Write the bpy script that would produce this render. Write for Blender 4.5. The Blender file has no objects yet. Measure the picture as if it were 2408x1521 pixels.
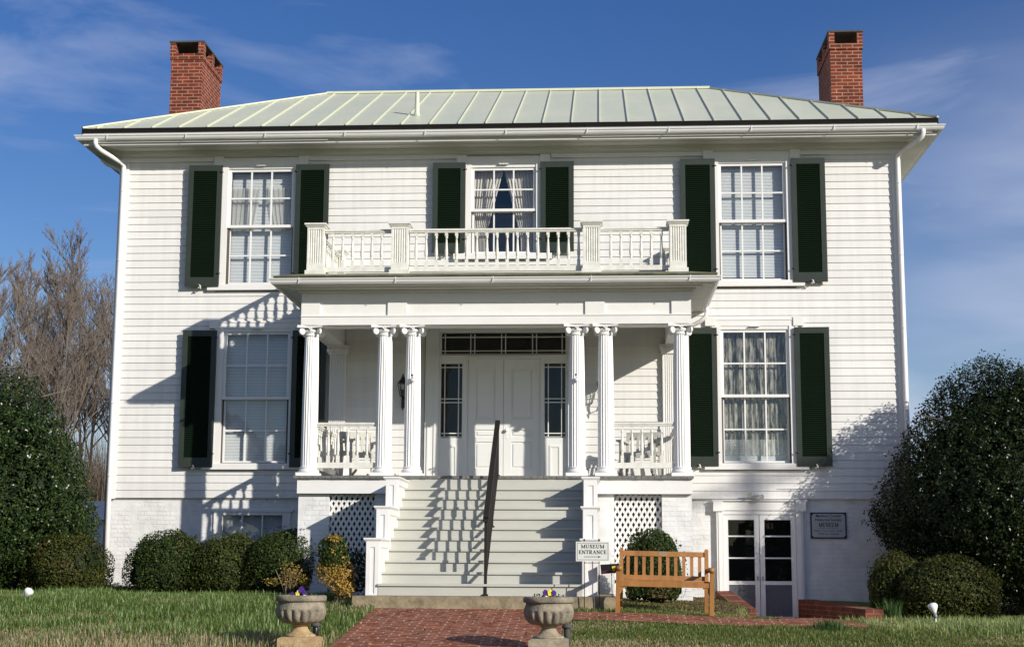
import bpy, math, random
import numpy as np
from math import sin, cos, pi, radians, sqrt
from mathutils import Vector, Matrix
R_ = random.Random(7)
NR = np.random.RandomState(11)
S = bpy.context.scene
C = S.collection

# ------------------------------------------------------------------ camera
cam_d = bpy.data.cameras.new("camera"); cam = bpy.data.objects.new("camera", cam_d); C.objects.link(cam)
S.camera = cam
yaw, pitch, roll = .0599, .1519, .0048
F = Vector((-sin(yaw)*cos(pitch), cos(yaw)*cos(pitch), sin(pitch)))
Rt = Vector((cos(yaw), sin(yaw), 0)); U = Rt.cross(F)
R2 = Rt*cos(roll)+U*sin(roll); U2 = U*cos(roll)-Rt*sin(roll)
cam.matrix_world = Matrix(((R2.x, U2.x, -F.x, 1.5872), (R2.y, U2.y, -F.y, -24.2022), (R2.z, U2.z, -F.z, 0.0), (0, 0, 0, 1)))
cam_d.sensor_width = 36; cam_d.lens = 36*3504.3/2408; cam_d.shift_y = 44.0/2408
cam_d.clip_start = .1; cam_d.clip_end = 2000

# ------------------------------------------------------------------ sun, sky, exposure
SUN = Vector((1.13, -1.0, .592)).normalized()          # towards the sun
sun_el = math.asin(SUN.z); sun_az = math.atan2(SUN.x, SUN.y)
ld = bpy.data.lights.new("sun", 'SUN'); ld.energy = 4.7; ld.angle = radians(.55); ld.color = (1, .94, .84)
sun = bpy.data.objects.new("sun", ld); C.objects.link(sun)
sun.rotation_euler = SUN.to_track_quat('Z', 'Y').to_euler(); sun.location = SUN*60
W = bpy.data.worlds.new("World"); S.world = W; W.use_nodes = True
wt = W.node_tree; wn = wt.nodes; wl = wt.links; wn.clear()
def N(nt, typ, **kw):
    n = nt.nodes.new(typ)
    for k, v in kw.items():
        if k.startswith('i_'):
            n.inputs[int(k[2:])].default_value = v
        else: setattr(n, k, v)
    return n
sky = N(wt, 'ShaderNodeTexSky', sky_type='NISHITA', sun_disc=False, sun_elevation=sun_el, sun_rotation=sun_az,
        air_density=1.0, dust_density=.4, ozone_density=2.2, altitude=200)
tc = N(wt, 'ShaderNodeTexCoord')
mp = N(wt, 'ShaderNodeMapping'); mp.inputs['Scale'].default_value = (2.2, 2.2, 7.5); mp.inputs['Rotation'].default_value = (.0, .5, .2)
mp.inputs['Location'].default_value = (3.1, .4, .7)
nz = N(wt, 'ShaderNodeTexNoise'); nz.inputs['Scale'].default_value = 1.35; nz.inputs['Detail'].default_value = 7; nz.inputs['Roughness'].default_value = .55; nz.inputs['Distortion'].default_value = .5
cr = N(wt, 'ShaderNodeValToRGB'); cr.color_ramp.elements[0].position = .44; cr.color_ramp.elements[1].position = .76
cr.color_ramp.elements[0].color = (0, 0, 0, 1); cr.color_ramp.elements[1].color = (1, 1, 1, 1)
mul = N(wt, 'ShaderNodeMath', operation='MULTIPLY'); mul.inputs[1].default_value = .88
hs = N(wt, 'ShaderNodeHueSaturation'); hs.inputs['Hue'].default_value = .519; hs.inputs['Saturation'].default_value = 1.33; hs.inputs['Value'].default_value = 1.0
cm = N(wt, 'ShaderNodeMixRGB'); cm.inputs['Color2'].default_value = (6.2, 6.7, 8.6, 1)
bg = N(wt, 'ShaderNodeBackground'); bg.inputs['Strength'].default_value = .090
wo = N(wt, 'ShaderNodeOutputWorld')
wl.new(tc.outputs['Generated'], mp.inputs[0]); wl.new(mp.outputs[0], nz.inputs['Vector']); wl.new(nz.outputs['Fac'], cr.inputs[0])
sx_ = N(wt, 'ShaderNodeSeparateXYZ'); wl.new(tc.outputs['Generated'], sx_.inputs[0])
mrx = N(wt, 'ShaderNodeMapRange', interpolation_type='SMOOTHSTEP'); mrx.inputs['From Min'].default_value = .10; mrx.inputs['From Max'].default_value = .30; wl.new(sx_.outputs['X'], mrx.inputs['Value'])
mrz = N(wt, 'ShaderNodeMapRange', interpolation_type='SMOOTHSTEP'); mrz.inputs['From Min'].default_value = .38; mrz.inputs['From Max'].default_value = .22; wl.new(sx_.outputs['Z'], mrz.inputs['Value'])
mpb = N(wt, 'ShaderNodeMapping'); mpb.inputs['Scale'].default_value = (3, 3, 14); mpb.inputs['Location'].default_value = (1.3, 5.2, .3); wl.new(tc.outputs['Generated'], mpb.inputs[0])
nzb = N(wt, 'ShaderNodeTexNoise'); nzb.inputs['Scale'].default_value = 1.6; nzb.inputs['Detail'].default_value = 6; nzb.inputs['Distortion'].default_value = .3; wl.new(mpb.outputs[0], nzb.inputs['Vector'])
mrb = N(wt, 'ShaderNodeMapRange'); mrb.inputs['From Min'].default_value = .32; mrb.inputs['From Max'].default_value = .62; mrb.inputs['To Min'].default_value = .25; mrb.inputs['To Max'].default_value = .62; wl.new(nzb.outputs['Fac'], mrb.inputs['Value'])
mb1 = N(wt, 'ShaderNodeMath', operation='MULTIPLY'); wl.new(mrx.outputs[0], mb1.inputs[0]); wl.new(mrz.outputs[0], mb1.inputs[1])
mb2 = N(wt, 'ShaderNodeMath', operation='MULTIPLY'); wl.new(mb1.outputs[0], mb2.inputs[0]); wl.new(mrb.outputs[0], mb2.inputs[1])
mb3 = N(wt, 'ShaderNodeMath', operation='MAXIMUM'); wl.new(cr.outputs[0], mb3.inputs[0]); wl.new(mb2.outputs[0], mb3.inputs[1])
wl.new(mb3.outputs[0], mul.inputs[0]); wl.new(mul.outputs[0], cm.inputs['Fac'])
wl.new(sky.outputs[0], hs.inputs['Color']); wl.new(hs.outputs[0], cm.inputs['Color1']); wl.new(cm.outputs[0], bg.inputs['Color']); wl.new(bg.outputs[0], wo.inputs[0])
S.view_settings.view_transform = 'Standard'; S.view_settings.look = 'None'; S.view_settings.exposure = .12; S.view_settings.gamma = 1
S.cycles.max_bounces = 8; S.cycles.transparent_max_bounces = 16; S.cycles.diffuse_bounces = 3

# ------------------------------------------------------------------ materials
def mat(name, col, rough=.6, spec=.5, metal=0, var=0, vscale=3, bump=0, bscale=20, stretch=None, coat=0, dark=None, rvar=0):
    m = bpy.data.materials.new(name); m.use_nodes = True; nt = m.node_tree; b = nt.nodes['Principled BSDF']
    b.inputs['Base Color'].default_value = (*col, 1); b.inputs['Roughness'].default_value = rough
    b.inputs['Specular IOR Level'].default_value = spec; b.inputs['Metallic'].default_value = metal
    if coat: b.inputs['Coat Weight'].default_value = coat
    t = N(nt, 'ShaderNodeTexCoord'); mpn = N(nt, 'ShaderNodeMapping'); nt.links.new(t.outputs['Object'], mpn.inputs[0])
    if stretch: mpn.inputs['Scale'].default_value = stretch
    if var:
        n = N(nt, 'ShaderNodeTexNoise'); n.inputs['Scale'].default_value = vscale; n.inputs['Detail'].default_value = 6; n.inputs['Roughness'].default_value = .65
        nt.links.new(mpn.outputs[0], n.inputs['Vector'])
        r = N(nt, 'ShaderNodeValToRGB'); r.color_ramp.elements[0].position = .3; r.color_ramp.elements[1].position = .7
        d = dark if dark else tuple(c*(1-var) for c in col)
        r.color_ramp.elements[0].color = (*d, 1); r.color_ramp.elements[1].color = (*col, 1)
        nt.links.new(n.outputs['Fac'], r.inputs[0]); nt.links.new(r.outputs[0], b.inputs['Base Color'])
    if bump:
        n2 = N(nt, 'ShaderNodeTexNoise'); n2.inputs['Scale'].default_value = bscale; n2.inputs['Detail'].default_value = 4
        nt.links.new(mpn.outputs[0], n2.inputs['Vector'])
        bp = N(nt, 'ShaderNodeBump'); bp.inputs['Strength'].default_value = bump; bp.inputs['Distance'].default_value = .01
        nt.links.new(n2.outputs['Fac'], bp.inputs['Height']); nt.links.new(bp.outputs[0], b.inputs['Normal'])
    return m
M = {}
M['clap'] = mat('clapboard_paint', (.80, .79, .765), .5, .35, var=.06, vscale=1.2, stretch=(.5, 1, 3), bump=.25, bscale=30)
# faint weather streaks and board-to-board shifts on the clapboards
def add_streaks(m):
    nt = m.node_tree; b = nt.nodes['Principled BSDF']; src = b.inputs['Base Color'].links[0].from_socket
    g = N(nt, 'ShaderNodeNewGeometry'); sp = N(nt, 'ShaderNodeSeparateXYZ'); nt.links.new(g.outputs['Position'], sp.inputs[0])
    fl = N(nt, 'ShaderNodeMath', operation='DIVIDE'); fl.inputs[1].default_value = .1241
    sb = N(nt, 'ShaderNodeMath', operation='SUBTRACT'); sb.inputs[1].default_value = 1.155
    nt.links.new(sp.outputs['Z'], sb.inputs[0]); nt.links.new(sb.outputs[0], fl.inputs[0])
    fr = N(nt, 'ShaderNodeMath', operation='FLOOR'); nt.links.new(fl.outputs[0], fr.inputs[0])
    xd = N(nt, 'ShaderNodeMath', operation='MULTIPLY'); xd.inputs[1].default_value = .28; nt.links.new(sp.outputs['X'], xd.inputs[0])
    wnn = N(nt, 'ShaderNodeTexWhiteNoise', noise_dimensions='2D')
    ad = N(nt, 'ShaderNodeMath', operation='ADD'); nt.links.new(xd.outputs[0], ad.inputs[0])
    m7 = N(nt, 'ShaderNodeMath', operation='MULTIPLY'); m7.inputs[1].default_value = .37; nt.links.new(fr.outputs[0], m7.inputs[0]); nt.links.new(m7.outputs[0], ad.inputs[1])
    f2 = N(nt, 'ShaderNodeMath', operation='FLOOR'); nt.links.new(ad.outputs[0], f2.inputs[0])
    cb = N(nt, 'ShaderNodeCombineXYZ'); nt.links.new(fr.outputs[0], cb.inputs[0]); nt.links.new(f2.outputs[0], cb.inputs[1]); nt.links.new(cb.outputs[0], wnn.inputs['Vector'])
    mr = N(nt, 'ShaderNodeMapRange'); mr.inputs['To Min'].default_value = .93; mr.inputs['To Max'].default_value = 1.0; nt.links.new(wnn.outputs['Value'], mr.inputs['Value'])
    # thin vertical grime
    mp2 = N(nt, 'ShaderNodeMapping'); mp2.inputs['Scale'].default_value = (6, 1, .5); nt.links.new(g.outputs['Position'], mp2.inputs[0])
    n3 = N(nt, 'ShaderNodeTexNoise'); n3.inputs['Scale'].default_value = 1.5; n3.inputs['Detail'].default_value = 8; nt.links.new(mp2.outputs[0], n3.inputs['Vector'])
    mr2 = N(nt, 'ShaderNodeMapRange'); mr2.inputs['From Min'].default_value = .3; mr2.inputs['From Max'].default_value = .6; mr2.inputs['To Min'].default_value = .92; nt.links.new(n3.outputs['Fac'], mr2.inputs['Value'])
    mm = N(nt, 'ShaderNodeMath', operation='MULTIPLY'); nt.links.new(mr.outputs[0], mm.inputs[0]); nt.links.new(mr2.outputs[0], mm.inputs[1])
    mx = N(nt, 'ShaderNodeMixRGB', blend_type='MULTIPLY'); mx.inputs[0].default_value = 1
    nt.links.new(src, mx.inputs[1]); nt.links.new(mm.outputs[0], mx.inputs[2]); nt.links.new(mx.outputs[0], b.inputs['Base Color'])
add_streaks(M['clap'])
M['trim'] = mat('trim_paint', (.80, .79, .765), .45, .4, var=.08, vscale=2.5, bump=.12, bscale=25)
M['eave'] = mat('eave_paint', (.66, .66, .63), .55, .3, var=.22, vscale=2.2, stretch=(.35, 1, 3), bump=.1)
M['column'] = mat('column_paint', (.82, .81, .79), .4, .4, var=.05, vscale=4)
M['rail_white'] = mat('balustrade_paint', (.78, .77, .72), .5, .35, var=.22, vscale=9, dark=(.60, .59, .53))
M['sash'] = mat('sash_paint', (.80, .80, .79), .4, .4, var=.05)
M['gutter'] = mat('gutter_enamel', (.72, .72, .70), .3, .5, var=.15, vscale=5, stretch=(.3, 1, 1))
M['pipe'] = mat('downspout_enamel', (.80, .79, .78), .35, .5, var=.05)
M['shutter'] = mat('shutter_green', (.031, .041, .031), .42, .45, var=.2, vscale=6)
M['louver'] = mat('louver_green', (.007, .017, .008), .5, .3)
M['roof'] = mat('painted_roof_metal', (.60, .61, .47), .42, .45, var=.16, vscale=1.1, stretch=(1, .4, .4), dark=(.49, .53, .42))
M['roof_seam'] = mat('roof_seam_metal', (.60, .62, .46), .4, .5)
M['eave_shadow'] = mat('eave_shadow_strip', (.013, .012, .011), .8, .1, var=.3, vscale=8)  # near-black colour stands in for the shadow under the roof edge
M['porch_roof'] = mat('porch_roof_metal', (.30, .31, .17), .6, .3, var=.5, vscale=7, stretch=(.5, 1, 1), dark=(.08, .08, .05))
M['step'] = mat('step_paint', (.51, .51, .455), .5, .35, var=.10, vscale=3, stretch=(.6, 1, 2), bump=.1)
M['floor_edge'] = mat('porch_floor_paint', (.22, .21, .20), .6, .3, var=.5, vscale=25)
M['door'] = mat('door_paint', (.76, .765, .74), .4, .4, var=.04)
M['iron'] = mat('bronze_iron', (.016, .012, .010), .55, .4, var=.3, vscale=20)
M['black'] = mat('black_metal', (.012, .012, .014), .35, .5)
M['slab'] = mat('slab_concrete', (.36, .29, .19), .85, .2, var=.5, vscale=7, bump=.6, bscale=30, dark=(.13, .115, .07))
M['urn'] = mat('cast_stone', (.38, .33, .25), .9, .15, var=.5, vscale=9, bump=.8, bscale=60, dark=(.13, .12, .095))
M['urn_foot'] = mat('cast_stone_foot', (.52, .40, .23), .9, .15, var=.45, vscale=12, bump=.6, bscale=50, dark=(.32, .20, .10))
M['teak'] = mat('oiled_teak', (.42, .19, .055), .45, .4, var=.4, vscale=7, stretch=(1, 1, .3), bump=.15)
M['plaque_metal'] = mat('plaque_grey', (.22, .24, .26), .4, .5)
M['greywood'] = mat('weathered_wood', (.55, .54, .50), .7, .3, var=.3, vscale=14, stretch=(1, 1, .3))
M['sign_white'] = mat('sign_panel', (.66, .68, .64), .4, .4)
M['ink'] = mat('sign_ink', (.03, .035, .045), .5, .3)
M['plaque'] = mat('plaque_panel', (.44, .45, .46), .45, .5, var=.15, vscale=9)
M['navy'] = mat('plaque_border', (.03, .035, .07), .5, .3)
M['lens'] = mat('lamp_glass_white', (.85, .85, .83), .25, .5)
M['purple'] = mat('pansy_purple', (.05, .012, .17), .6, .2)
M['yellow'] = mat('pansy_yellow', (.75, .58, .04), .6, .2)
M['paleyel'] = mat('pansy_cream', (.75, .70, .35), .6, .2)
M['blind'] = mat('blind_slats', (.70, .73, .74), .5, .3)
M['screen'] = mat('door_screen', (.13, .14, .16), .6, .3, var=.2, vscale=3)
M['room'] = mat('unlit_room_plaster', (.10, .09, .08), .9, .1)  # plaster darkened so the interior behind the glass looks unlit
M['soil'] = mat('bed_soil', (.12, .085, .05), .95, .1, var=.6, vscale=9, bump=.8, bscale=40)
M['bark'] = mat('tree_bark', (.20, .17, .14), .9, .1, var=.35, vscale=4)
M['twig'] = mat('twig_bark', (.20, .165, .14), .85, .1)
M['capstone'] = mat('chimney_cap', (.10, .10, .10), .8, .2, var=.4, vscale=8)

def curtain_mat(name, col, alpha):
    m = bpy.data.materials.new(name); m.use_nodes = True; nt = m.node_tree; nt.nodes.clear()
    o = N(nt, 'ShaderNodeOutputMaterial'); d = N(nt, 'ShaderNodeBsdfDiffuse'); d.inputs[0].default_value = (*col, 1)
    tl = N(nt, 'ShaderNodeBsdfTranslucent'); tl.inputs[0].default_value = (*col, 1); tr = N(nt, 'ShaderNodeBsdfTransparent')
    a = N(nt, 'ShaderNodeMixShader'); a.inputs[0].default_value = .3; b = N(nt, 'ShaderNodeMixShader'); b.inputs[0].default_value = alpha
    nt.links.new(d.outputs[0], a.inputs[1]); nt.links.new(tl.outputs[0], a.inputs[2]); nt.links.new(a.outputs[0], b.inputs[1]); nt.links.new(tr.outputs[0], b.inputs[2]); nt.links.new(b.outputs[0], o.inputs[0])
    if name == 'lace':
        t = N(nt, 'ShaderNodeTexCoord'); n = N(nt, 'ShaderNodeTexNoise'); n.inputs['Scale'].default_value = 16; n.inputs['Detail'].default_value = 5
        mpn = N(nt, 'ShaderNodeMapping'); mpn.inputs['Scale'].default_value = (1.6, 1, .35); nt.links.new(t.outputs['Object'], mpn.inputs[0]); nt.links.new(mpn.outputs[0], n.inputs['Vector'])
        r = N(nt, 'ShaderNodeMapRange'); r.inputs['From Min'].default_value = .38; r.inputs['From Max'].default_value = .62; r.inputs['To Min'].default_value = .25; r.inputs['To Max'].default_value = .9
        nt.links.new(n.outputs['Fac'], r.inputs['Value']); nt.links.new(r.outputs[0], b.inputs[0])
    return m
M['curtain'] = curtain_mat('white_cotton', (.80, .76, .68), .04)
M['sheer'] = curtain_mat('sheer', (.62, .62, .58), .35)
M['lace'] = curtain_mat('lace', (.60, .58, .50), .4)

def glass_mat(name='window_glass', tint=(.97, .98, .98), wav=.004, gl=1.0):
    m = bpy.data.materials.new(name); m.use_nodes = True; nt = m.node_tree; nt.nodes.clear()
    o = N(nt, 'ShaderNodeOutputMaterial'); g = N(nt, 'ShaderNodeBsdfGlossy'); g.inputs['Roughness'].default_value = .02
    tr = N(nt, 'ShaderNodeBsdfTransparent'); tr.inputs[0].default_value = (*tint, 1); mx = N(nt, 'ShaderNodeMixShader')
    fr = N(nt, 'ShaderNodeLayerWeight'); fr.inputs[0].default_value = .5      # facing-based, so daylight passes from either side
    pw = N(nt, 'ShaderNodeMath', operation='POWER'); pw.inputs[1].default_value = 3.5; nt.links.new(fr.outputs['Facing'], pw.inputs[0])
    fm = N(nt, 'ShaderNodeMath', operation='MULTIPLY_ADD'); fm.inputs[1].default_value = .8*gl; fm.inputs[2].default_value = .10*gl
    t = N(nt, 'ShaderNodeTexCoord'); n = N(nt, 'ShaderNodeTexNoise'); n.inputs['Scale'].default_value = 3.5; n.inputs['Detail'].default_value = 1
    nt.links.new(t.outputs['Object'], n.inputs['Vector'])
    bp = N(nt, 'ShaderNodeBump'); bp.inputs['Strength'].default_value = .5; bp.inputs['Distance'].default_value = wav; nt.links.new(n.outputs['Fac'], bp.inputs['Height'])
    nt.links.new(bp.outputs[0], g.inputs['Normal'])
    nt.links.new(pw.outputs[0], fm.inputs[0]); nt.links.new(fm.outputs[0], mx.inputs[0]); nt.links.new(tr.outputs[0], mx.inputs[1]); nt.links.new(g.outputs[0], mx.inputs[2]); nt.links.new(mx.outputs[0], o.inputs[0])
    return m
M['glass'] = glass_mat()
M['glass_dark'] = glass_mat('old_dark_glass', (.50, .53, .55), .006, .42)

def brick_mat(name, c1, c2, mortar, bw, bh, ms=.012, bumpd=.006, coord='wall', patch=None, off=.5, paint=False):
    m = bpy.data.materials.new(name); m.use_nodes = True; nt = m.node_tree; b = nt.nodes['Principled BSDF']; b.inputs['Roughness'].default_value = .85; b.inputs['Specular IOR Level'].default_value = .2
    g = N(nt, 'ShaderNodeNewGeometry'); sp = N(nt, 'ShaderNodeSeparateXYZ'); nt.links.new(g.outputs['Position'], sp.inputs[0])
    cb = N(nt, 'ShaderNodeCombineXYZ')
    if coord == 'wall':
        sn = N(nt, 'ShaderNodeSeparateXYZ'); nt.links.new(g.outputs['True Normal'], sn.inputs[0])
        ab = N(nt, 'ShaderNodeMath', operation='ABSOLUTE'); nt.links.new(sn.outputs['X'], ab.inputs[0])
        gt = N(nt, 'ShaderNodeMath', operation='GREATER_THAN'); gt.inputs[1].default_value = .6; nt.links.new(ab.outputs[0], gt.inputs[0])
        mx = N(nt, 'ShaderNodeMix'); nt.links.new(gt.outputs[0], mx.inputs[0]); nt.links.new(sp.outputs['X'], mx.inputs[2]); nt.links.new(sp.outputs['Y'], mx.inputs[3])
        nt.links.new(mx.outputs[0], cb.inputs[0]); nt.links.new(sp.outputs['Z'], cb.inputs[1])
    else:
        nt.links.new(sp.outputs['X'], cb.inputs[0]); nt.links.new(sp.outputs['Y'], cb.inputs[1])
    nd = N(nt, 'ShaderNodeTexNoise'); nd.inputs['Scale'].default_value = 7; nt.links.new(cb.outputs[0], nd.inputs['Vector'])
    vm = N(nt, 'ShaderNodeVectorMath', operation='SCALE'); vm.inputs['Scale'].default_value = .012; nt.links.new(nd.outputs['Color'], vm.inputs[0])
    va = N(nt, 'ShaderNodeVectorMath', operation='ADD'); nt.links.new(cb.outputs[0], va.inputs[0]); nt.links.new(vm.outputs[0], va.inputs[1])
    br = N(nt, 'ShaderNodeTexBrick'); br.offset = off; br.inputs['Scale'].default_value = 1; br.inputs['Brick Width'].default_value = bw; br.inputs['Row Height'].default_value = bh
    br.inputs['Mortar Size'].default_value = ms; br.inputs['Mortar Smooth'].default_value = .2; br.inputs['Bias'].default_value = -.1
    br.inputs['Color1'].default_value = (*c1, 1); br.inputs['Color2'].default_value = (*c2, 1); br.inputs['Mortar'].default_value = (*mortar, 1)
    nt.links.new(va.outputs[0], br.inputs['Vector'])
    n = N(nt, 'ShaderNodeTexNoise'); n.inputs['Scale'].default_value = 5; n.inputs['Detail'].default_value = 7; nt.links.new(g.outputs['Position'], n.inputs['Vector'])
    mr = N(nt, 'ShaderNodeMapRange'); mr.inputs['From Min'].default_value = .3; mr.inputs['From Max'].default_value = .7; mr.inputs['To Min'].default_value = .60; mr.inputs['To Max'].default_value = 1.08
    nt.links.new(n.outputs['Fac'], mr.inputs['Value'])
    mm = N(nt, 'ShaderNodeMixRGB', blend_type='MULTIPLY'); mm.inputs[0].default_value = 1 if not paint else .35
    nt.links.new(br.outputs['Color'], mm.inputs[1]); nt.links.new(mr.outputs[0], mm.inputs[2])
    last = mm.outputs[0]
    if patch:      # pale mortar only survives in patches; elsewhere the joint is brick dust
        n5 = N(nt, 'ShaderNodeTexNoise'); n5.inputs['Scale'].default_value = 9; n5.inputs['Detail'].default_value = 3; nt.links.new(g.outputs['Position'], n5.inputs['Vector'])
        r5 = N(nt, 'ShaderNodeMapRange'); r5.inputs['From Min'].default_value = .42; r5.inputs['From Max'].default_value = .52; nt.links.new(n5.outputs['Fac'], r5.inputs['Value'])
        m5 = N(nt, 'ShaderNodeMath', operation='MULTIPLY'); nt.links.new(br.outputs['Fac'], m5.inputs[0]); nt.links.new(r5.outputs[0], m5.inputs[1])
        x5 = N(nt, 'ShaderNodeMixRGB'); x5.inputs[2].default_value = (*patch, 1); nt.links.new(m5.outputs[0], x5.inputs[0]); nt.links.new(last, x5.inputs[1]); last = x5.outputs[0]
    nt.links.new(last, b.inputs['Base Color'])
    bp = N(nt, 'ShaderNodeBump'); bp.inputs['Distance'].default_value = bumpd; bp.inputs['Strength'].default_value = .8
    inv = N(nt, 'ShaderNodeMath', operation='SUBTRACT'); inv.inputs[0].default_value = 1; nt.links.new(br.outputs['Fac'], inv.inputs[1])
    if paint:
        n6 = N(nt, 'ShaderNodeTexNoise'); n6.inputs['Scale'].default_value = 2.2; nt.links.new(g.outputs['Position'], n6.inputs['Vector'])
        r6 = N(nt, 'ShaderNodeMapRange'); r6.inputs['From Min'].default_value = .42; r6.inputs['From Max'].default_value = .62; nt.links.new(n6.outputs['Fac'], r6.inputs['Value'])
        m6 = N(nt, 'ShaderNodeMath', operation='MULTIPLY'); nt.links.new(inv.outputs[0], m6.inputs[0]); nt.links.new(r6.outputs[0], m6.inputs[1])
        a6 = N(nt, 'ShaderNodeMath', operation='ADD'); nt.links.new(m6.outputs[0], a6.inputs[0])
        n7 = N(nt, 'ShaderNodeTexNoise'); n7.inputs['Scale'].default_value = 14; n7.inputs['Detail'].default_value = 5; nt.links.new(g.outputs['Position'], n7.inputs['Vector']); nt.links.new(n7.outputs['Fac'], a6.inputs[1])
        nt.links.new(a6.outputs[0], bp.inputs['Height'])
    else:
        nt.links.new(inv.outputs[0], bp.inputs['Height'])
    nt.links.new(bp.outputs[0], b.inputs['Normal'])
    return m
M['chim'] = brick_mat('chimney_brick', (.25, .046, .021), (.12, .03, .018), (.38, .21, .15), .21, .0665, .011)
M['whitebrick'] = brick_mat('painted_brick', (.78, .78, .765), (.74, .74, .73), (.75, .75, .74), .215, .072, .012, .008, paint=True)
M['walk'] = brick_mat('walk_brick', (.31, .098, .048), (.235, .075, .04), (.16, .065, .04), .208, .105, .010, .004, coord='floor', patch=(.50, .35, .26))
M['retain'] = brick_mat('retaining_brick', (.22, .058, .034), (.14, .04, .028), (.26, .15, .10), .21, .07, .007)

def leaf_mat(name, rough=.5, spec=.4, trans=.25):
    m = bpy.data.materials.new(name); m.use_nodes = True; nt = m.node_tree; nt.nodes.clear()
    o = N(nt, 'ShaderNodeOutputMaterial'); b = N(nt, 'ShaderNodeBsdfPrincipled'); b.inputs['Roughness'].default_value = rough; b.inputs['Specular IOR Level'].default_value = spec
    a = N(nt, 'ShaderNodeAttribute'); a.attribute_name = 'tint'
    tl = N(nt, 'ShaderNodeBsdfTranslucent'); mx = N(nt, 'ShaderNodeMixShader'); mx.inputs[0].default_value = trans
    nt.links.new(a.outputs['Color'], b.inputs['Base Color']); nt.links.new(a.outputs['Color'], tl.inputs[0])
    nt.links.new(b.outputs[0], mx.inputs[1]); nt.links.new(tl.outputs[0], mx.inputs[2]); nt.links.new(mx.outputs[0], o.inputs[0])
    return m
M['leaf'] = leaf_mat('boxwood_leaf', .6, .25)
M['holly'] = leaf_mat('holly_leaf', .30, .24, .12)
M['blade'] = leaf_mat('grass_blade', .6, .25, .45)

# lawn ground
def lawn_mat():
    m = bpy.data.materials.new('lawn_ground'); m.use_nodes = True; nt = m.node_tree; b = nt.nodes['Principled BSDF']; b.inputs['Roughness'].default_value = 1; b.inputs['Specular IOR Level'].default_value = .1
    g = N(nt, 'ShaderNodeNewGeometry'); n = N(nt, 'ShaderNodeTexNoise'); n.inputs['Scale'].default_value = 2.3; n.inputs['Detail'].default_value = 9; n.inputs['Roughness'].default_value = .7; nt.links.new(g.outputs['Position'], n.inputs['Vector'])
    r = N(nt, 'ShaderNodeValToRGB'); e = r.color_ramp.elements; e[0].position = .35; e[0].color = (.09, .12, .03, 1); e[1].position = .7; e[1].color = (.20, .17, .08, 1)
    nt.links.new(n.outputs['Fac'], r.inputs[0]); nt.links.new(r.outputs[0], b.inputs['Base Color'])
    return m
M['lawn'] = lawn_mat()

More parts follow.
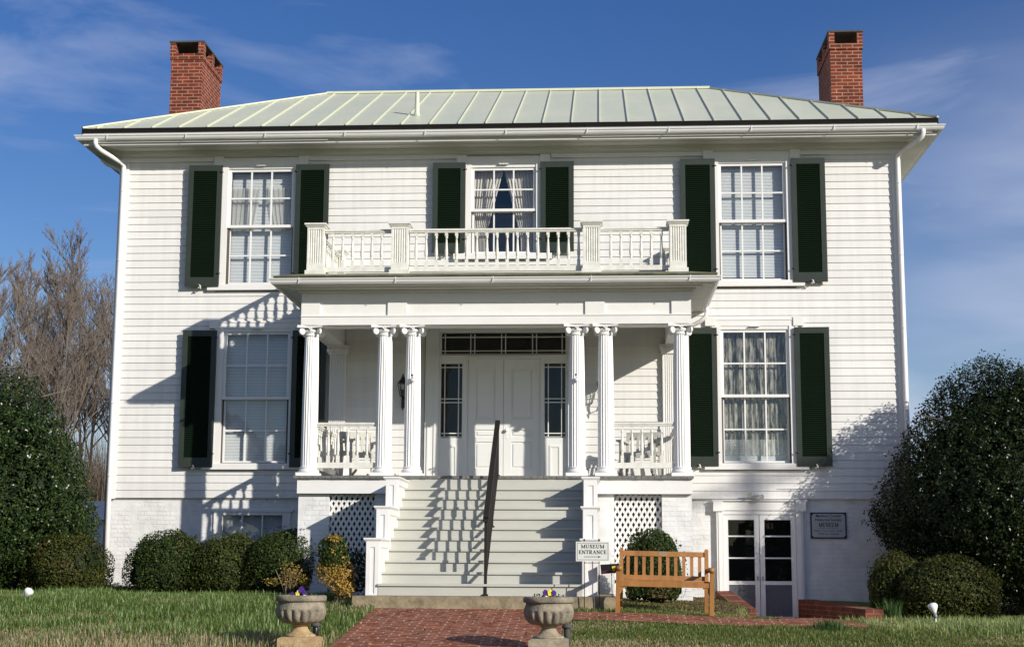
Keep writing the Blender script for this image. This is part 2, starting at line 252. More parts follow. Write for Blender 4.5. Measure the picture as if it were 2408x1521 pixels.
# ------------------------------------------------------------------ builders
WLOC = {}
class MB:
    def __init__(s): s.v = []; s.f = []; s.sm = []
    def add(s, vs, fs, smooth=False):
        o = len(s.v); s.v += [tuple(p) for p in vs]; s.f += [tuple(i+o for i in f) for f in fs]; s.sm += [smooth]*len(fs); return s
    def box(s, x0, x1, y0, y1, z0, z1):
        v = [(x0, y0, z0), (x1, y0, z0), (x1, y1, z0), (x0, y1, z0), (x0, y0, z1), (x1, y0, z1), (x1, y1, z1), (x0, y1, z1)]
        return s.add(v, [(0, 3, 2, 1), (4, 5, 6, 7), (0, 1, 5, 4), (1, 2, 6, 5), (2, 3, 7, 6), (3, 0, 4, 7)])
    def obox(s, c, ax, ay, az):     # oriented box, half-axis vectors
        c = Vector(c); ax = Vector(ax); ay = Vector(ay); az = Vector(az)
        v = [c+a*ax+b*ay+d*az for d in (-1, 1) for a, b in ((-1, -1), (1, -1), (1, 1), (-1, 1))]
        return s.add(v, [(0, 3, 2, 1), (4, 5, 6, 7), (0, 1, 5, 4), (1, 2, 6, 5), (2, 3, 7, 6), (3, 0, 4, 7)])
    def frus(s, x0, x1, y0, y1, z0, X0, X1, Y0, Y1, z1):
        v = [(x0, y0, z0), (x1, y0, z0), (x1, y1, z0), (x0, y1, z0), (X0, Y0, z1), (X1, Y0, z1), (X1, Y1, z1), (X0, Y1, z1)]
        return s.add(v, [(0, 3, 2, 1), (4, 5, 6, 7), (0, 1, 5, 4), (1, 2, 6, 5), (2, 3, 7, 6), (3, 0, 4, 7)])
    def extr(s, poly, z0, z1, T=None):
        n = len(poly); v = [(x, y, z0) for x, y in poly]+[(x, y, z1) for x, y in poly]
        if T: v = [T(p) for p in v]
        f = [tuple(range(n-1, -1, -1)), tuple(range(n, 2*n))]+[(i, (i+1) % n, (i+1) % n+n, i+n) for i in range(n)]
        return s.add(v, f)
    def lathe(s, cx, cy, prof, seg=24, smooth=True, mod=None, caps=True):
        v = []; n = len(prof)
        for k, (r, z) in enumerate(prof):
            for i in range(seg):
                a = 2*pi*i/seg; rr = mod(r, a, z, k) if mod else r
                v.append((cx+rr*cos(a), cy+rr*sin(a), z))
        f = [(k*seg+i, k*seg+(i+1) % seg, (k+1)*seg+(i+1) % seg, (k+1)*seg+i) for k in range(n-1) for i in range(seg)]
        s.add(v, f, smooth)
        if caps:
            o = len(s.v)-n*seg; s.f.append(tuple(o+i for i in range(seg-1, -1, -1))); s.f.append(tuple(o+(n-1)*seg+i for i in range(seg))); s.sm += [False, False]
        return s
    def tube(s, pts, r, seg=8, smooth=True, caps=True):
        pts = [Vector(p) for p in pts]; n = len(pts); rs = r if isinstance(r, (list, tuple)) else [r]*n
        v = []; up = Vector((0, 0, 1)); pa = None
        for i, p in enumerate(pts):
            d = (pts[min(i+1, n-1)]-pts[max(i-1, 0)]).normalized()
            if pa is None:
                a = d.cross(up) if abs(d.z) < .95 else d.cross(Vector((1, 0, 0)))
            else: a = pa-d*pa.dot(d)
            a.normalize(); pa = a; b = d.cross(a)
            for k in range(seg):
                t = 2*pi*k/seg; v.append(p+(a*cos(t)+b*sin(t))*rs[i])
        f = [(i*seg+k, i*seg+(k+1) % seg, (i+1)*seg+(k+1) % seg, (i+1)*seg+k) for i in range(n-1) for k in range(seg)]
        s.add(v, f, smooth)
        if caps:
            o = len(s.v)-n*seg; s.f.append(tuple(o+i for i in range(seg-1, -1, -1))); s.f.append(tuple(o+(n-1)*seg+i for i in range(seg))); s.sm += [False, False]
        return s
    def sweep(s, path, prof):       # prof (out, z) swept along a horizontal polyline with mitred corners; outward is to the right of travel
        P = [Vector((x, y)) for x, y in path]; n = len(P); v = []
        closed = (P[0]-P[-1]).length < 1e-6
        if closed: P = P[:-1]; n -= 1
        for i in range(n):
            if closed: d0 = (P[i]-P[i-1]).normalized(); d1 = (P[(i+1) % n]-P[i]).normalized()
            else:
                d1 = (P[min(i+1, n-1)]-P[min(i, n-2)]).normalized(); d0 = (P[i]-P[i-1]).normalized() if i else d1
                if i == n-1: d1 = d0
            n0 = Vector((d0.y, -d0.x)); n1 = Vector((d1.y, -d1.x)); m = (n0+n1); m = m/max(.2, m.dot(n0)) if m.length > 1e-6 else n0
            for o, z in prof: v.append((P[i].x+m.x*o, P[i].y+m.y*o, z))
        k = len(prof); f = []
        for i in range(n if closed else n-1):
            j = (i+1) % n
            for q in range(k-1): f.append((i*k+q, j*k+q, j*k+q+1, i*k+q+1))
        return s.add(v, f)
    def build(s, name, m, parent=None, local=False):
        me = bpy.data.meshes.new(name)
        v = s.v
        if parent is not None and not local:
            o = WLOC[root_of(parent)]; v = [(p[0]-o[0], p[1]-o[1], p[2]-o[2]) for p in v]
        me.from_pydata(v, [], s.f); me.materials.append(m)
        me.polygons.foreach_set('use_smooth', s.sm); me.update()
        ob = bpy.data.objects.new(name, me); C.objects.link(ob)
        if parent is not None: ob.parent = parent
        return ob
def root_of(o):
    while o.parent is not None: o = o.parent
    return o.name
def tag(o, label=None, cat=None, group=None, kind=None):
    if label: o['label'] = label
    if cat: o['category'] = cat
    if group: o['group'] = group
    if kind: o['kind'] = kind
    return o
def thing(name, loc, label, cat, group=None, rz=0):
    o = bpy.data.objects.new(name, None); C.objects.link(o); o.location = loc; o.rotation_euler = (0, 0, rz); WLOC[o.name] = tuple(loc); o.empty_display_size = .2
    return tag(o, label, cat, group)
def top(mb, name, m, label, cat, group=None):
    o = mb.build(name, m); return tag(o, label, cat, group)
def npmesh(name, V, Fq, m, tint=None, parent=None, smooth=False, off=(0, 0, 0)):
    me = bpy.data.meshes.new(name); V = np.asarray(V, np.float32)-np.asarray(off, np.float32)
    k = Fq.shape[1]; nf = len(Fq)
    me.vertices.add(len(V)); me.vertices.foreach_set('co', V.ravel())
    me.loops.add(nf*k); me.loops.foreach_set('vertex_index', Fq.ravel().astype(np.int32))
    me.polygons.add(nf); me.polygons.foreach_set('loop_start', (np.arange(nf)*k).astype(np.int32)); me.polygons.foreach_set('loop_total', np.full(nf, k, np.int32))
    if smooth: me.polygons.foreach_set('use_smooth', np.ones(nf, bool))
    me.update(calc_edges=True)
    if tint is not None:
        a = me.attributes.new('tint', 'FLOAT_COLOR', 'POINT'); t = np.ones((len(V), 4), np.float32); t[:, :3] = tint; a.data.foreach_set('color', t.ravel())
    me.materials.append(m); o = bpy.data.objects.new(name, me); C.objects.link(o)
    if parent is not None: o.parent = parent
    return o

# ------------------------------------------------------------------ ground
def sst(x, a, b):
    t = np.clip((x-a)/(b-a), 0, 1); return t*t*(3-2*t)
def base(y):
    y = np.asarray(y, float)
    z = np.where(y > -1, -.37, np.where(y > -5, -.37+.02*(y+1), -.45+.103*(y+5)))
    return np.maximum(z, -1.62-.002*(-17-np.minimum(y, -17)))
def pitz(y): return -.63-.10*np.clip((y+5.6)/5.6, 0, 1)
def G(x, y):
    x = np.asarray(x, float); y = np.asarray(y, float)
    z = base(y)-(.07*sst(x, 1.2, 4)+.07*sst(x, 4.9, 7))*(1-sst(y, 8, 12))
    fl = sst(x, 4.2, 5.1)*sst(-y, .4, 1.4)*(y > -12); z = z*(1-fl)+np.minimum(z, -.655)*fl
    yy = np.clip(-y, 0, 3.0); xl = 3.65+.03*yy; xr = 4.69+.18*yy; far = sst(-y, 3.05, 4.3)
    xl = xl*(1-far)+3.7*far; xr = xr*(1-far)+4.9*far; w_ = .12+.5*far
    inp = sst(x, xl-.06-w_, xl-.06)*(1-sst(x, xr+.06, xr+.06+w_))*sst(y, -5.9, -4.2)*(1-sst(y, .3, .6))
    zz = z*(1-inp)+np.minimum(pitz(y), z)*inp
    zz = zz + .012*np.sin(x*1.7+y*.9)*np.sin(y*1.3-x*.6)*(1-inp)*sst(np.abs(x), 1.5, 3)
    # far side: rising rough ground beyond the house
    return zz - .7*sst(np.hypot(x, y-3), 22, 60)
def g1(x, y): return float(G(x, y))
def grid(xs, ys, dz=0, hole=None):
    X, Y = np.meshgrid(xs, ys); Z = G(X, Y)+dz; V = np.stack([X, Y, Z], -1).reshape(-1, 3); nx = len(xs)
    i = np.arange(len(ys)-1)[:, None]*nx+np.arange(nx-1)[None]
    Fq = np.stack([i, i+1, i+1+nx, i+nx], -1).reshape(-1, 4); return V, Fq
xs = np.concatenate([np.linspace(-600, -60, 10), np.linspace(-50, -12, 14), np.linspace(-11, 11, 265), np.linspace(12, 50, 14), np.linspace(60, 600, 10)])
ys = np.concatenate([np.linspace(-200, -40, 8), np.linspace(-35, -12, 20), np.linspace(-11.5, 1, 101), np.linspace(1.5, 40, 30), np.linspace(50, 700, 14)])
V, Fq = grid(xs, ys)
o = npmesh('lawn', V, Fq, M['lawn'], smooth=True); tag(o, kind='structure')
xs = np.linspace(-1.25, 1.15, 13)
V1, F1 = grid(xs, np.linspace(-24, -5.3, 60), .014)
V2, F2 = grid(np.linspace(1.15, 4.75, 25), np.linspace(-6.3, -5.55, 6), .014)
V3, F3 = grid(np.linspace(3.76, 4.66, 8), np.linspace(-5.55, -.03, 24), .016)
V = np.concatenate([V1, V2, V3]); Fq = np.concatenate([F1, F2+len(V1), F3+len(V1)+len(V2)])
o = npmesh('brick_path', V, Fq, M['walk']); tag(o, kind='structure')
# planting beds of bare soil
V, Fq = grid(np.linspace(-5.75, -1.65, 42), np.linspace(-2.55, -.3, 24), .010)
keep = (NR.rand(len(Fq)) > -1); o = npmesh('bed_soil', V, Fq[keep], M['soil']); tag(o, kind='structure')
V, Fq = grid(np.linspace(1.7, 3.4, 18), np.linspace(-4.2, -.3, 30), .010)
o = npmesh('bed_soil', V, Fq, M['soil']); tag(o, kind='structure')

# ------------------------------------------------------------------ house
house = thing('museum_house', (0, 3.4, -.4), 'white two storey clapboard house with green shutters, pale green metal roof and columned porch', 'house')
HX = 6.5; ROW = .1241; Z0 = 1.155; ZT = 6.82
holes = [  # x0,x1,z0,z1 in the clapboard field
    (-4.84, -3.43, 4.585, 6.87), (-.70, .68, 5.08, 6.87), (3.42, 4.79, 4.585, 6.87),
    (-4.84, -3.43, 1.61, 4.075), (3.42, 4.79, 1.61, 4.075), (-1.30, 1.30, 1.36, 4.05)]
inner = [(-4.64, -3.58, 4.70, 6.67), (-.545, .515, 5.20, 6.66), (3.57, 4.63, 4.70, 6.67), (-4.64, -3.58, 1.73, 3.89), (3.57, 4.63, 1.73, 3.89), (-1.03, 1.03, 1.40, 3.87)]
def cells(x0, x1, z0, z1, hs):
    xs = sorted({x0, x1}|{h[i] for h in hs for i in (0, 1) if x0 < h[i] < x1}); zs = sorted({z0, z1}|{h[i] for h in hs for i in (2, 3) if z0 < h[i] < z1})
    for a, b in zip(xs, xs[1:]):
        for c, d in zip(zs, zs[1:]):
            mx, mz = (a+b)/2, (c+d)/2
            if not any(h[0] < mx < h[1] and h[2] < mz < h[3] for h in hs): yield a, b, c, d
w = MB()
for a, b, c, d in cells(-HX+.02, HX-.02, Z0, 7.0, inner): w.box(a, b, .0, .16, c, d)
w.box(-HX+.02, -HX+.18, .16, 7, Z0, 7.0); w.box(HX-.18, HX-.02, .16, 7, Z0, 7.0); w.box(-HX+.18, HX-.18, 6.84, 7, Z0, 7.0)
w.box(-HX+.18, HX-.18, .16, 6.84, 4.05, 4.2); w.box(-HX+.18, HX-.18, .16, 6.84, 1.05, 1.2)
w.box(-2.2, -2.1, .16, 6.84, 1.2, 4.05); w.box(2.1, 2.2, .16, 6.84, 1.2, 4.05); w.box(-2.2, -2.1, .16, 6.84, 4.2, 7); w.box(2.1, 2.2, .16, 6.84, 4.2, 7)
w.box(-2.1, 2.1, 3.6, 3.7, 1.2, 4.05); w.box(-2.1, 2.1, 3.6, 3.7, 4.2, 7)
w.build('inner_wall_backing', M['room'], house)
w = MB(); nrow = int(round((ZT+.05-Z0)/ROW))+1; jr = random.Random(3)
for k in range(nrow):
    za = Z0+k*ROW; zb = min(za+ROW+.012, 6.90)
    wob = [jr.uniform(-.0018, .0018) for _ in range(30)]
    segs = [(-HX+.0, HX-.0)]
    cuts = [za]+[h[i] for h in holes for i in (2, 3) if za+.004 < h[i] < zb-.004]+[zb]
    cuts = sorted(set(cuts))
    for c, d in zip(cuts, cuts[1:]):
        mz = (c+d)/2; ints = sorted([(h[0], h[1]) for h in holes if h[2] < mz < h[3]]); x = -HX+.0; out = []
        for a, b in ints:
            if a > x: out.append((x, a))
            x = b
        out.append((x, HX))
        for a, b in out:
            nn = max(1, int((b-a)/1.1)); 
            for q in range(nn):
                p, r = a+(b-a)*q/nn, a+(b-a)*(q+1)/nn
                ya = lambda z: -.027+(.016)*(z-za)/(ROW+.012)
                w0 = wob[int((p+HX)*2) % 30] if c == za else 0; w1 = wob[int((r+HX)*2) % 30] if c == za else 0
                v = [(p, ya(c), c+w0), (r, ya(c), c+w1), (r, ya(d), d), (p, ya(d), d), (p, .0, c+w0), (r, .0, c+w1)]
                f = [(0, 1, 2, 3), (4, 5, 1, 0)]
                w.add(v, f)
# side and rear cladding as plain lapped rows
for k in range(nrow):
    za = Z0+k*ROW; zb = za+ROW+.01
    for sx in (-1, 1):
        w.add([(sx*(HX+.028), -.0, za), (sx*(HX+.028), 7.0, za), (sx*(HX+.006), 7.0, zb), (sx*(HX+.006), -.0, zb), (sx*HX, 0, za), (sx*HX, 7, za)], [(0, 1, 2, 3), (0, 4, 5, 1)])
w.box(-HX-.02, HX+.02, 7.0, 7.03, Z0, 6.9)
w.build('clapboard_wall', M['clap'], house)
# corner boards, frieze
w = MB()
for sx in (-1, 1):
    w = MB(); w.box(*sorted((sx*(HX-.11), sx*(HX+.035))), -.048, -.002, Z0-.02, 6.92)
    w.box(*sorted((sx*(HX+.0), sx*(HX+.036))), -.0015, .10, Z0-.02, 6.92)
    w.build('corner_board', M['trim'], house)
w = MB()
for a, b in ((-HX-.02, -4.94), (-3.33, -.80), (.78, 3.32), (4.89, HX+.02)):
    w = MB(); w.box(a, b, -.055, -.005, 6.82, 6.93); w.box(a, b, -.066, -.055, 6.82, 6.835); w.build('frieze_board', M['trim'], house)
# cornice swept all round
w = MB(); path = [(-HX, 7), (-HX, 0), (HX, 0), (HX, 7), (-HX, 7)]
path = path[::1]
prof = [(.0, 6.86), (.062, 6.89), (.075, 6.905), (.10, 6.93), (.13, 6.935), (.13, 6.955), (.15, 6.96), (.155, 6.985), (.33, 6.99), (.335, 7.0), (.50, 7.005), (.505, 6.985), (.525, 6.985), (.53, 7.035), (.545, 7.04), (.545, 7.24), (.0, 7.26)]
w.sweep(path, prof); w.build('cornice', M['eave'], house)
def gutter(name, path, out, zt, parent, r=.10):
    w = MB(); hgt = .085
    p = [(out-.005, zt-.01), (out-.005, zt-hgt), (out+.03, zt-hgt-.01), (out+.065, zt-hgt+.005), (out+.085, zt-hgt+.03), (out+.09, zt-.03), (out+.105, zt-.015), (out+.105, zt), (out+.088, zt), (out+.08, zt-.02), (out+.07, zt-.06), (out+.01, zt-.07), (out+.0, zt-.01)]
    w.sweep(path, p); return w
w = gutter('gutter', path, .548, 7.135, house)
for k in range(11):
    x = -6.6+k*1.33; w.box(x, x+.018, -.656, -.55, 7.137, 7.146); w.box(x, x+.018, -.6605, -.655, 7.055, 7.146)
w.build('gutter', M['gutter'], house)
# second moulding strip catching light below the gutter
for a, b in ((-6.9, -2.9), (1.3, 6.95)): w = MB(); w.box(a, b, -.562, -.5455, 7.020, 7.042); w.build('fascia_strip', M['pipe'], house)
# roof
RE = dict(x=7.05, y0=-.55, y1=7.35, z=7.27); ry0, rz0, rx = 3.45, 9.13, 3.70
roof = MB(); e = [(-7.05, -.55, 7.27), (7.05, -.55, 7.27), (7.05, 7.45, 7.27), (-7.05, 7.45, 7.27), (-rx, ry0, rz0), (rx, ry0, rz0)]
roof.add(e, [(0, 1, 5, 4), (1, 2, 5), (2, 3, 4, 5), (3, 0, 4), (0, 3, 2, 1)])
roof = roof.build('roof', M['roof'], house)
w = MB(); s = 7.05
w.box(-s-.01, s+.01, -.560, -.552, 7.19, 7.268); w.box(-s-.012, -s-.002, -.552, 7.45, 7.150, 7.268); w.box(s+.002, s+.012, -.552, 7.45, 7.150, 7.268)
w.build('eave_shadow_strip', M['eave_shadow'], roof)  # strip paints the shadow gap between roof edge and gutter
w = MB(); sl = (rz0-7.27)/(ry0+.55); nrm = Vector((0, -sl, 1)).normalized()
def seam_line(a, b, hh=.027, hw=.006, up=None):
    a = Vector(a); b = Vector(b); d = (b-a).normalized(); up = up or nrm; sd = d.cross(up).normalized(); c = (a+b)/2+up*hh*.5
    w.obox(c, d*(b-a).length/2, sd*hw, up*hh*.5)
for k in range(-18, 13):
    x = 1.12+.466*k
    if abs(x) > 6.95: continue
    zt_ = rz0; y2 = ry0
    if abs(x) > rx: t = (s-abs(x))/(s-rx); y2 = -.55+(ry0+.55)*t
    seam_line((x+R_.uniform(-.01, .01), -.55, 7.27), (x, y2, 7.27+sl*(y2+.55)))
for sx in (-1, 1):
    seam_line((sx*s, -.55, 7.27), (sx*rx, ry0, rz0), .03, .025, Vector((sx*.4, -.4, 1)).normalized())
    seam_line((sx*s, 7.45, 7.27), (sx*rx, ry0, rz0), .03, .025, Vector((sx*.4, .4, 1)).normalized())
    for k in range(16):
        y = -.2+k*.466; hipz = 7.27+(rz0-7.27)*min((y+.55)/(ry0+.55), (7.45-y)/(7.45-ry0)); tx = (hipz-7.27)/(rz0-7.27)
        seam_line((sx*s, y, 7.27), (sx*(s-(s-rx)*tx), y, hipz), .028, .011, Vector((sx*.5, 0, 1)).normalized())
seam_line((-rx, ry0, rz0), (rx, ry0, rz0), .045, .03, Vector((0, 0, 1)))
w.build('standing_seam', M['roof_seam'], roof)
w = MB(); w.lathe(-1.55, .45, [(.065, 7.70), (.045, 7.78), (.036, 8.1), (.034, 8.16)], 14); w.build('vent_pipe', M['roof_seam'], roof)
# chimneys
def chimney(x0, x1, y0, y1, zt, side):
    w = MB(); w.box(x0, x1, y0, y1, 7.6, zt-.36); e = .022
    w.box(x0-e, x1+e, y0-e, y1+e, zt-.36, zt-.25)
    pw = .105; n = 3
    for xx in ((x0-e, x0-e+pw), (x1+e-pw, x1+e)):
        L = y1-y0+2*e
        for k in range(n):
            c = y0-e+pw*.8+(L-pw*1.6)*k/(n-1); w.box(xx[0], xx[1], c-pw*.8, c+pw*.8, zt-.25, zt-.03)
    c = w.build('chimney', M['chim'], roof)
    w = MB(); w.box(x0-.035, x1+.035, y0-.035, y1+.035, zt-.03, zt); w.build('chimney_cap', M['capstone'], roof)
    w = MB(); w.box(x0+.13, x1-.13, y0+.5, y1-.5, zt-.2505, zt-.2); w.build('flue', M['capstone'], roof)
chimney(-6.545, -5.945, 2.6, 4.0, 9.935, 1); chimney(5.88, 6.46, 2.7, 4.2, 9.965, -1)
# foundation
fh = [(-4.66, -3.55, -.2, .92), (3.50, 4.72, -.8, 1.02)]
w = MB()
for a, b, c, d in cells(-HX, HX, -1.1, 1.135, fh): w.box(a, b, .03, .25, c, d)
for a, b, c, d in cells(-HX, HX, 1.135, 1.155, []): w.box(a, b, .001, .25, c, d)
w.box(-HX, -HX+.25, .25, 7, -1.1, 1.155); w.box(HX-.25, HX, .25, 7, -1.1, 1.155); w.box(-HX+.25, HX-.25, 6.75, 7, -1.1, 1.155)
w.build('brick_foundation', M['whitebrick'], house)

# windows
def pleats(x0, x1, z0, z1, y, amp, nper, edge=None, seg=None):
    seg = seg or int(nper*8); w = MB(); nz = 14; v = []
    for j in range(nz+1):
        t = j/nz; z = z1+(z0-z1)*t
        for i in range(seg+1):
            s = i/seg
            xa, xb = (x0, x1) if edge is None else edge(t)
            v.append((xa+(xb-xa)*s, y+amp*sin(s*nper*2*pi+.7*sin(3*t))*(.5+.5*t)+.3*amp*sin(s*nper*4.3*pi+2), z))
    f = [(j*(seg+1)+i, j*(seg+1)+i+1, (j+1)*(seg+1)+i+1, (j+1)*(seg+1)+i) for j in range(nz) for i in range(seg)]
    return w.add(v, f, True)
def sash_window(gx0, gx1, gz0, gz1, zm, rows, kind):
    # glass area gx0..gx1, gz0..gz1 ; meeting rail at zm
    cx0, cx1 = gx0-.205, gx1+.195
    w = MB()
    w.box(cx0, gx0-.05, -.062, .02, gz0-.045, gz1+.10); w.box(gx1+.05, cx1, -.062, .02, gz0-.045, gz1+.10)      # side casings
    w.box(cx0+.02, cx0+.045, -.072, -.062, gz0-.04, gz1+.10); w.box(cx1-.045, cx1-.02, -.072, -.062, gz0-.04, gz1+.10)
    w.box(gx0-.05, gx1+.05, -.045, .02, gz1+.045, gz1+.10)
    fr = w.build('window', M['trim'], house)
    w = MB(); hz = gz1+.10
    hh = .135 if gz1 > 5 else .125
    w.box(cx0+.01, cx1-.01, -.056, .0, hz, hz+hh); w.box(cx0+.0, cx1-.0, -.066, -.056, hz+hh-.03, hz+hh-.008)
    for a, b in ((cx0-.09, cx0+.075), (cx1-.075, cx1+.09)): w.box(a, b, -.080, -.004, hz, hz+hh+.02)
    w.box((gx0+gx1)/2-.08, (gx0+gx1)/2+.08, -.10, -.045, hz-.015, hz)
    w.build('window_header', M['trim'], fr)
    w = MB(); w.box(cx0-.13, cx1+.12, -.095, .0, gz0-.145, gz0-.052); w.box(cx0, cx1, -.08, -.0, gz0-.053, gz0-.045); w.box(gx0-.05, gx1+.05, -.04, .09, gz0-.06, gz0-.045)
    w.build('window_sill', M['trim'], fr)
    w = MB(); mw = .012; ya, yb = -.02, .02; yc, yd = .03, .07     # upper sash outside the lower
    w.box(gx0-.05, gx0, ya, yb, zm-.02, gz1+.045); w.box(gx1, gx1+.05, ya, yb, zm-.02, gz1+.045); w.box(gx0, gx1, ya, yb, gz1, gz1+.045); w.box(gx0-.05, gx1+.05, ya-.02, yb+.008, zm-.02, zm+.025)
    w.box(gx0-.05, gx0, yc, yd, gz0-.045, zm); w.box(gx1, gx1+.05, yc, yd, gz0-.045, zm); w.box(gx0, gx1, yc, yd, gz0-.045, gz0); w.box(gx0, gx1, yc, yd, zm-.025, zm)
    for k in (1, 2):
        x = gx0+(gx1-gx0)*k/3; w.box(x-mw, x+mw, ya+.004, yb-.004, zm+.025, gz1); w.box(x-mw, x+mw, yc+.004, yd-.004, gz0, zm-.025)
    for k in range(1, rows[0]): z = zm+.025+(gz1-zm-.025)*k/rows[0]; w.box(gx0, gx1, ya+.0055, yb-.0055, z-mw, z+mw)
    for k in range(1, rows[1]): z = gz0+(zm-.025-gz0)*k/rows[1]; w.box(gx0, gx1, yc+.0055, yd-.0055, z-mw, z+mw)
    w.build('sash', M['sash'], fr)
    w = MB(); yg = 0.0
    w.add([(gx0, yg, zm+.02), (gx1, yg, zm+.02), (gx1, yg, gz1), (gx0, yg, gz1)], [(0, 1, 2, 3)]); yg = .05
    w.add([(gx0, yg, gz0), (gx1, yg, gz0), (gx1, yg, zm), (gx0, yg, zm)], [(0, 1, 2, 3)])
    w.build('pane', M['glass'], fr)
    bx0, bx1 = gx0-.04, gx1+.04
    def blind(zlo, zhi, y=.115, tilt=.9):
        w = MB(); p = .025; n = int((zhi-zlo)/p)
        for k in range(n):
            z = zlo+k*p; w.add([(bx0, y-.004, z), (bx1, y-.004, z), (bx1, y+.006, z+p*tilt), (bx0, y+.006, z+p*tilt)], [(0, 1, 2, 3)])
        w.build('blind', M['blind'], fr)
    if kind == 'blind': blind(gz0+.035, gz1+.03)
    if kind == 'low': blind(gz0-.02, gz1+.03)
    if kind == 'sheer':
        blind(gz0-.02, gz1+.03, y=.14)
        pleats(bx0, 0, zm-.05, gz1-.25, .095, .009, 6, lambda t: (bx0, (gx0+gx1)/2-.02-.12*t)).build('curtain', M['sheer'], fr)
        pleats(0, bx1, zm-.05, gz1-.25, .095, .009, 6, lambda t: ((gx0+gx1)/2+.05+.14*t, bx1)).build('curtain', M['sheer'], fr)
    if kind == 'open':
        c = (gx0+gx1)/2
        pleats(0, 0, gz0-.03, gz1+.03, .16, .022, 9, lambda t: (bx0, c-.02-.30*min(1, t*1.25))).build('curtain', M['curtain'], fr)
        pleats(0, 0, gz0-.03, gz1+.03, .16, .022, 9, lambda t: (c+.0+.27*min(1, t*1.25), bx1)).build('curtain', M['curtain'], fr)
    if kind == 'lace':
        blind(gz0-.02, gz0+.36, y=.15)
        pleats(bx0, bx1, gz0+.1, gz1+.03, .115, .014, 13).build('curtain', M['lace'], fr)
    return fr
sash_window(-4.628, -3.598, 4.745, 6.640, 5.69, (2, 2), 'sheer')
sash_window(-.507, .480, 5.240, 6.620, 5.93, (2, 2), 'open')
sash_window(3.598, 4.608, 4.755, 6.650, 5.705, (2, 2), 'blind')
sash_window(-4.612, -3.590, 1.760, 3.855, 2.79, (2, 2), 'low')
sash_window(3.590, 4.600, 1.765, 3.855, 2.81, (2, 2), 'lace')

def shutter(x0, x1, z0, z1, hinge, ang):
    # hinge -1: hinged on its left edge
    w = MB(); W_ = x1-x0; st = .085; y0, y1 = 0, .035
    w.box(0, st, y0, y1, z0, z1); w.box(W_-st, W_, y0, y1, z0, z1); w.box(st, W_-st, y0, y1, z1-.10, z1); w.box(st, W_-st, y0, y1, z0, z0+.155)
    lo = MB(); p = .033; n = int((z1-.10-z0-.155)/p)
    for k in range(n):
        z = z0+.155+(z1-.10-z0-.155)*(k+.5)/n
        lo.obox((W_/2, .018, z), (W_/2-st-.002, 0, 0), (0, .015, .0125), (0, -.0025, .003))
    lo.box(st, W_-st, .033, .0345, z0+.155, z1-.10)
    hx = x0 if hinge < 0 else x1
    def T(p):
        lx = p[0] if hinge < 0 else p[0]-W_
        ca, sa = cos(ang), sin(ang)
        X = hx+lx*ca; Y = -.112+p[1]-abs(lx)*sa
        return (X, Y, p[2])
    for q in (w, lo): q.v = [T(p) for p in q.v]
    s_ = w.build('shutter', M['shutter'], house); lo.build('louvers', M['louver'], s_)
    for z in (z0+.22, z1-.12):
        h = MB(); h.tube([(hx+(-.02 if hinge < 0 else .02), -.115, z), (hx+(.03 if hinge < 0 else -.03), -.125, z)], .012, 6); h.build('hinge', M['black'], s_)
    hx2 = hx+(-1 if hinge > 0 else 1)*W_*.55
    d = MB(); zz = z0-.03
    d.tube([(hx2, .0, zz), (hx2, -.14, zz)], .007, 6); d.tube([(hx2-.035, -.135, zz-.012), (hx2-.01, -.14, zz+.012), (hx2+.02, -.14, zz-.002), (hx2+.005, -.14, zz+.045), (hx2-.012, -.14, zz+.06)], [.008, .012, .012, .013, .008], 6)
    d.build('shutter_dog', M['rail_white'], s_)
for a in [(-5.334, -4.768, 4.655, 6.735, 1, .05), (-3.512, -2.945, 4.655, 6.735, -1, .02), (-1.195, -.648, 5.205, 6.735, 1, .03), (.605, 1.158, 5.205, 6.735, -1, .03),
          (2.915, 3.490, 4.67, 6.75, 1, .02), (4.738, 5.29, 4.67, 6.745, -1, .02), (-5.33, -4.768, 1.65, 3.915, 1, .05), (-3.495, -2.93, 1.65, 3.91, -1, .03),
          (2.915, 3.478, 1.67, 3.92, 1, .02), (4.725, 5.283, 1.67, 3.92, -1, .04)]: shutter(*a)

# basement window
w = MB(); w.box(-4.74, -4.62, -.0, .06, -.2, .93); w.box(-3.59, -3.47, -.0, .06, -.2, .93); w.box(-4.78, -3.43, -.015, .06, .93, .965); w.box(-4.62, -3.59, .0, .06, .875, .93)
fr = w.build('window', M['trim'], house)
w = MB()
for x in (-4.62, -4.285, -3.95, -3.61): w.box(x-.0, x+.022, .02, .06, -.2, .875)
w.box(-4.62, -3.59, .024, .056, .30, .325); w.build('sash', M['sash'], fr)
w = MB(); w.add([(-4.62, .045, -.2), (-3.59, .045, -.2), (-3.59, .045, .875), (-4.62, .045, .875)], [(0, 1, 2, 3)]); w.build('pane', M['glass'], fr)
w = MB(); w.box(-4.62, -3.59, .12, .125, -.2, .90); w.build('blind', mat('reflection_grey_cloth', (.46, .50, .54), .7, .2), fr)  # cloth toned grey-blue to carry the pane's shade and reflection

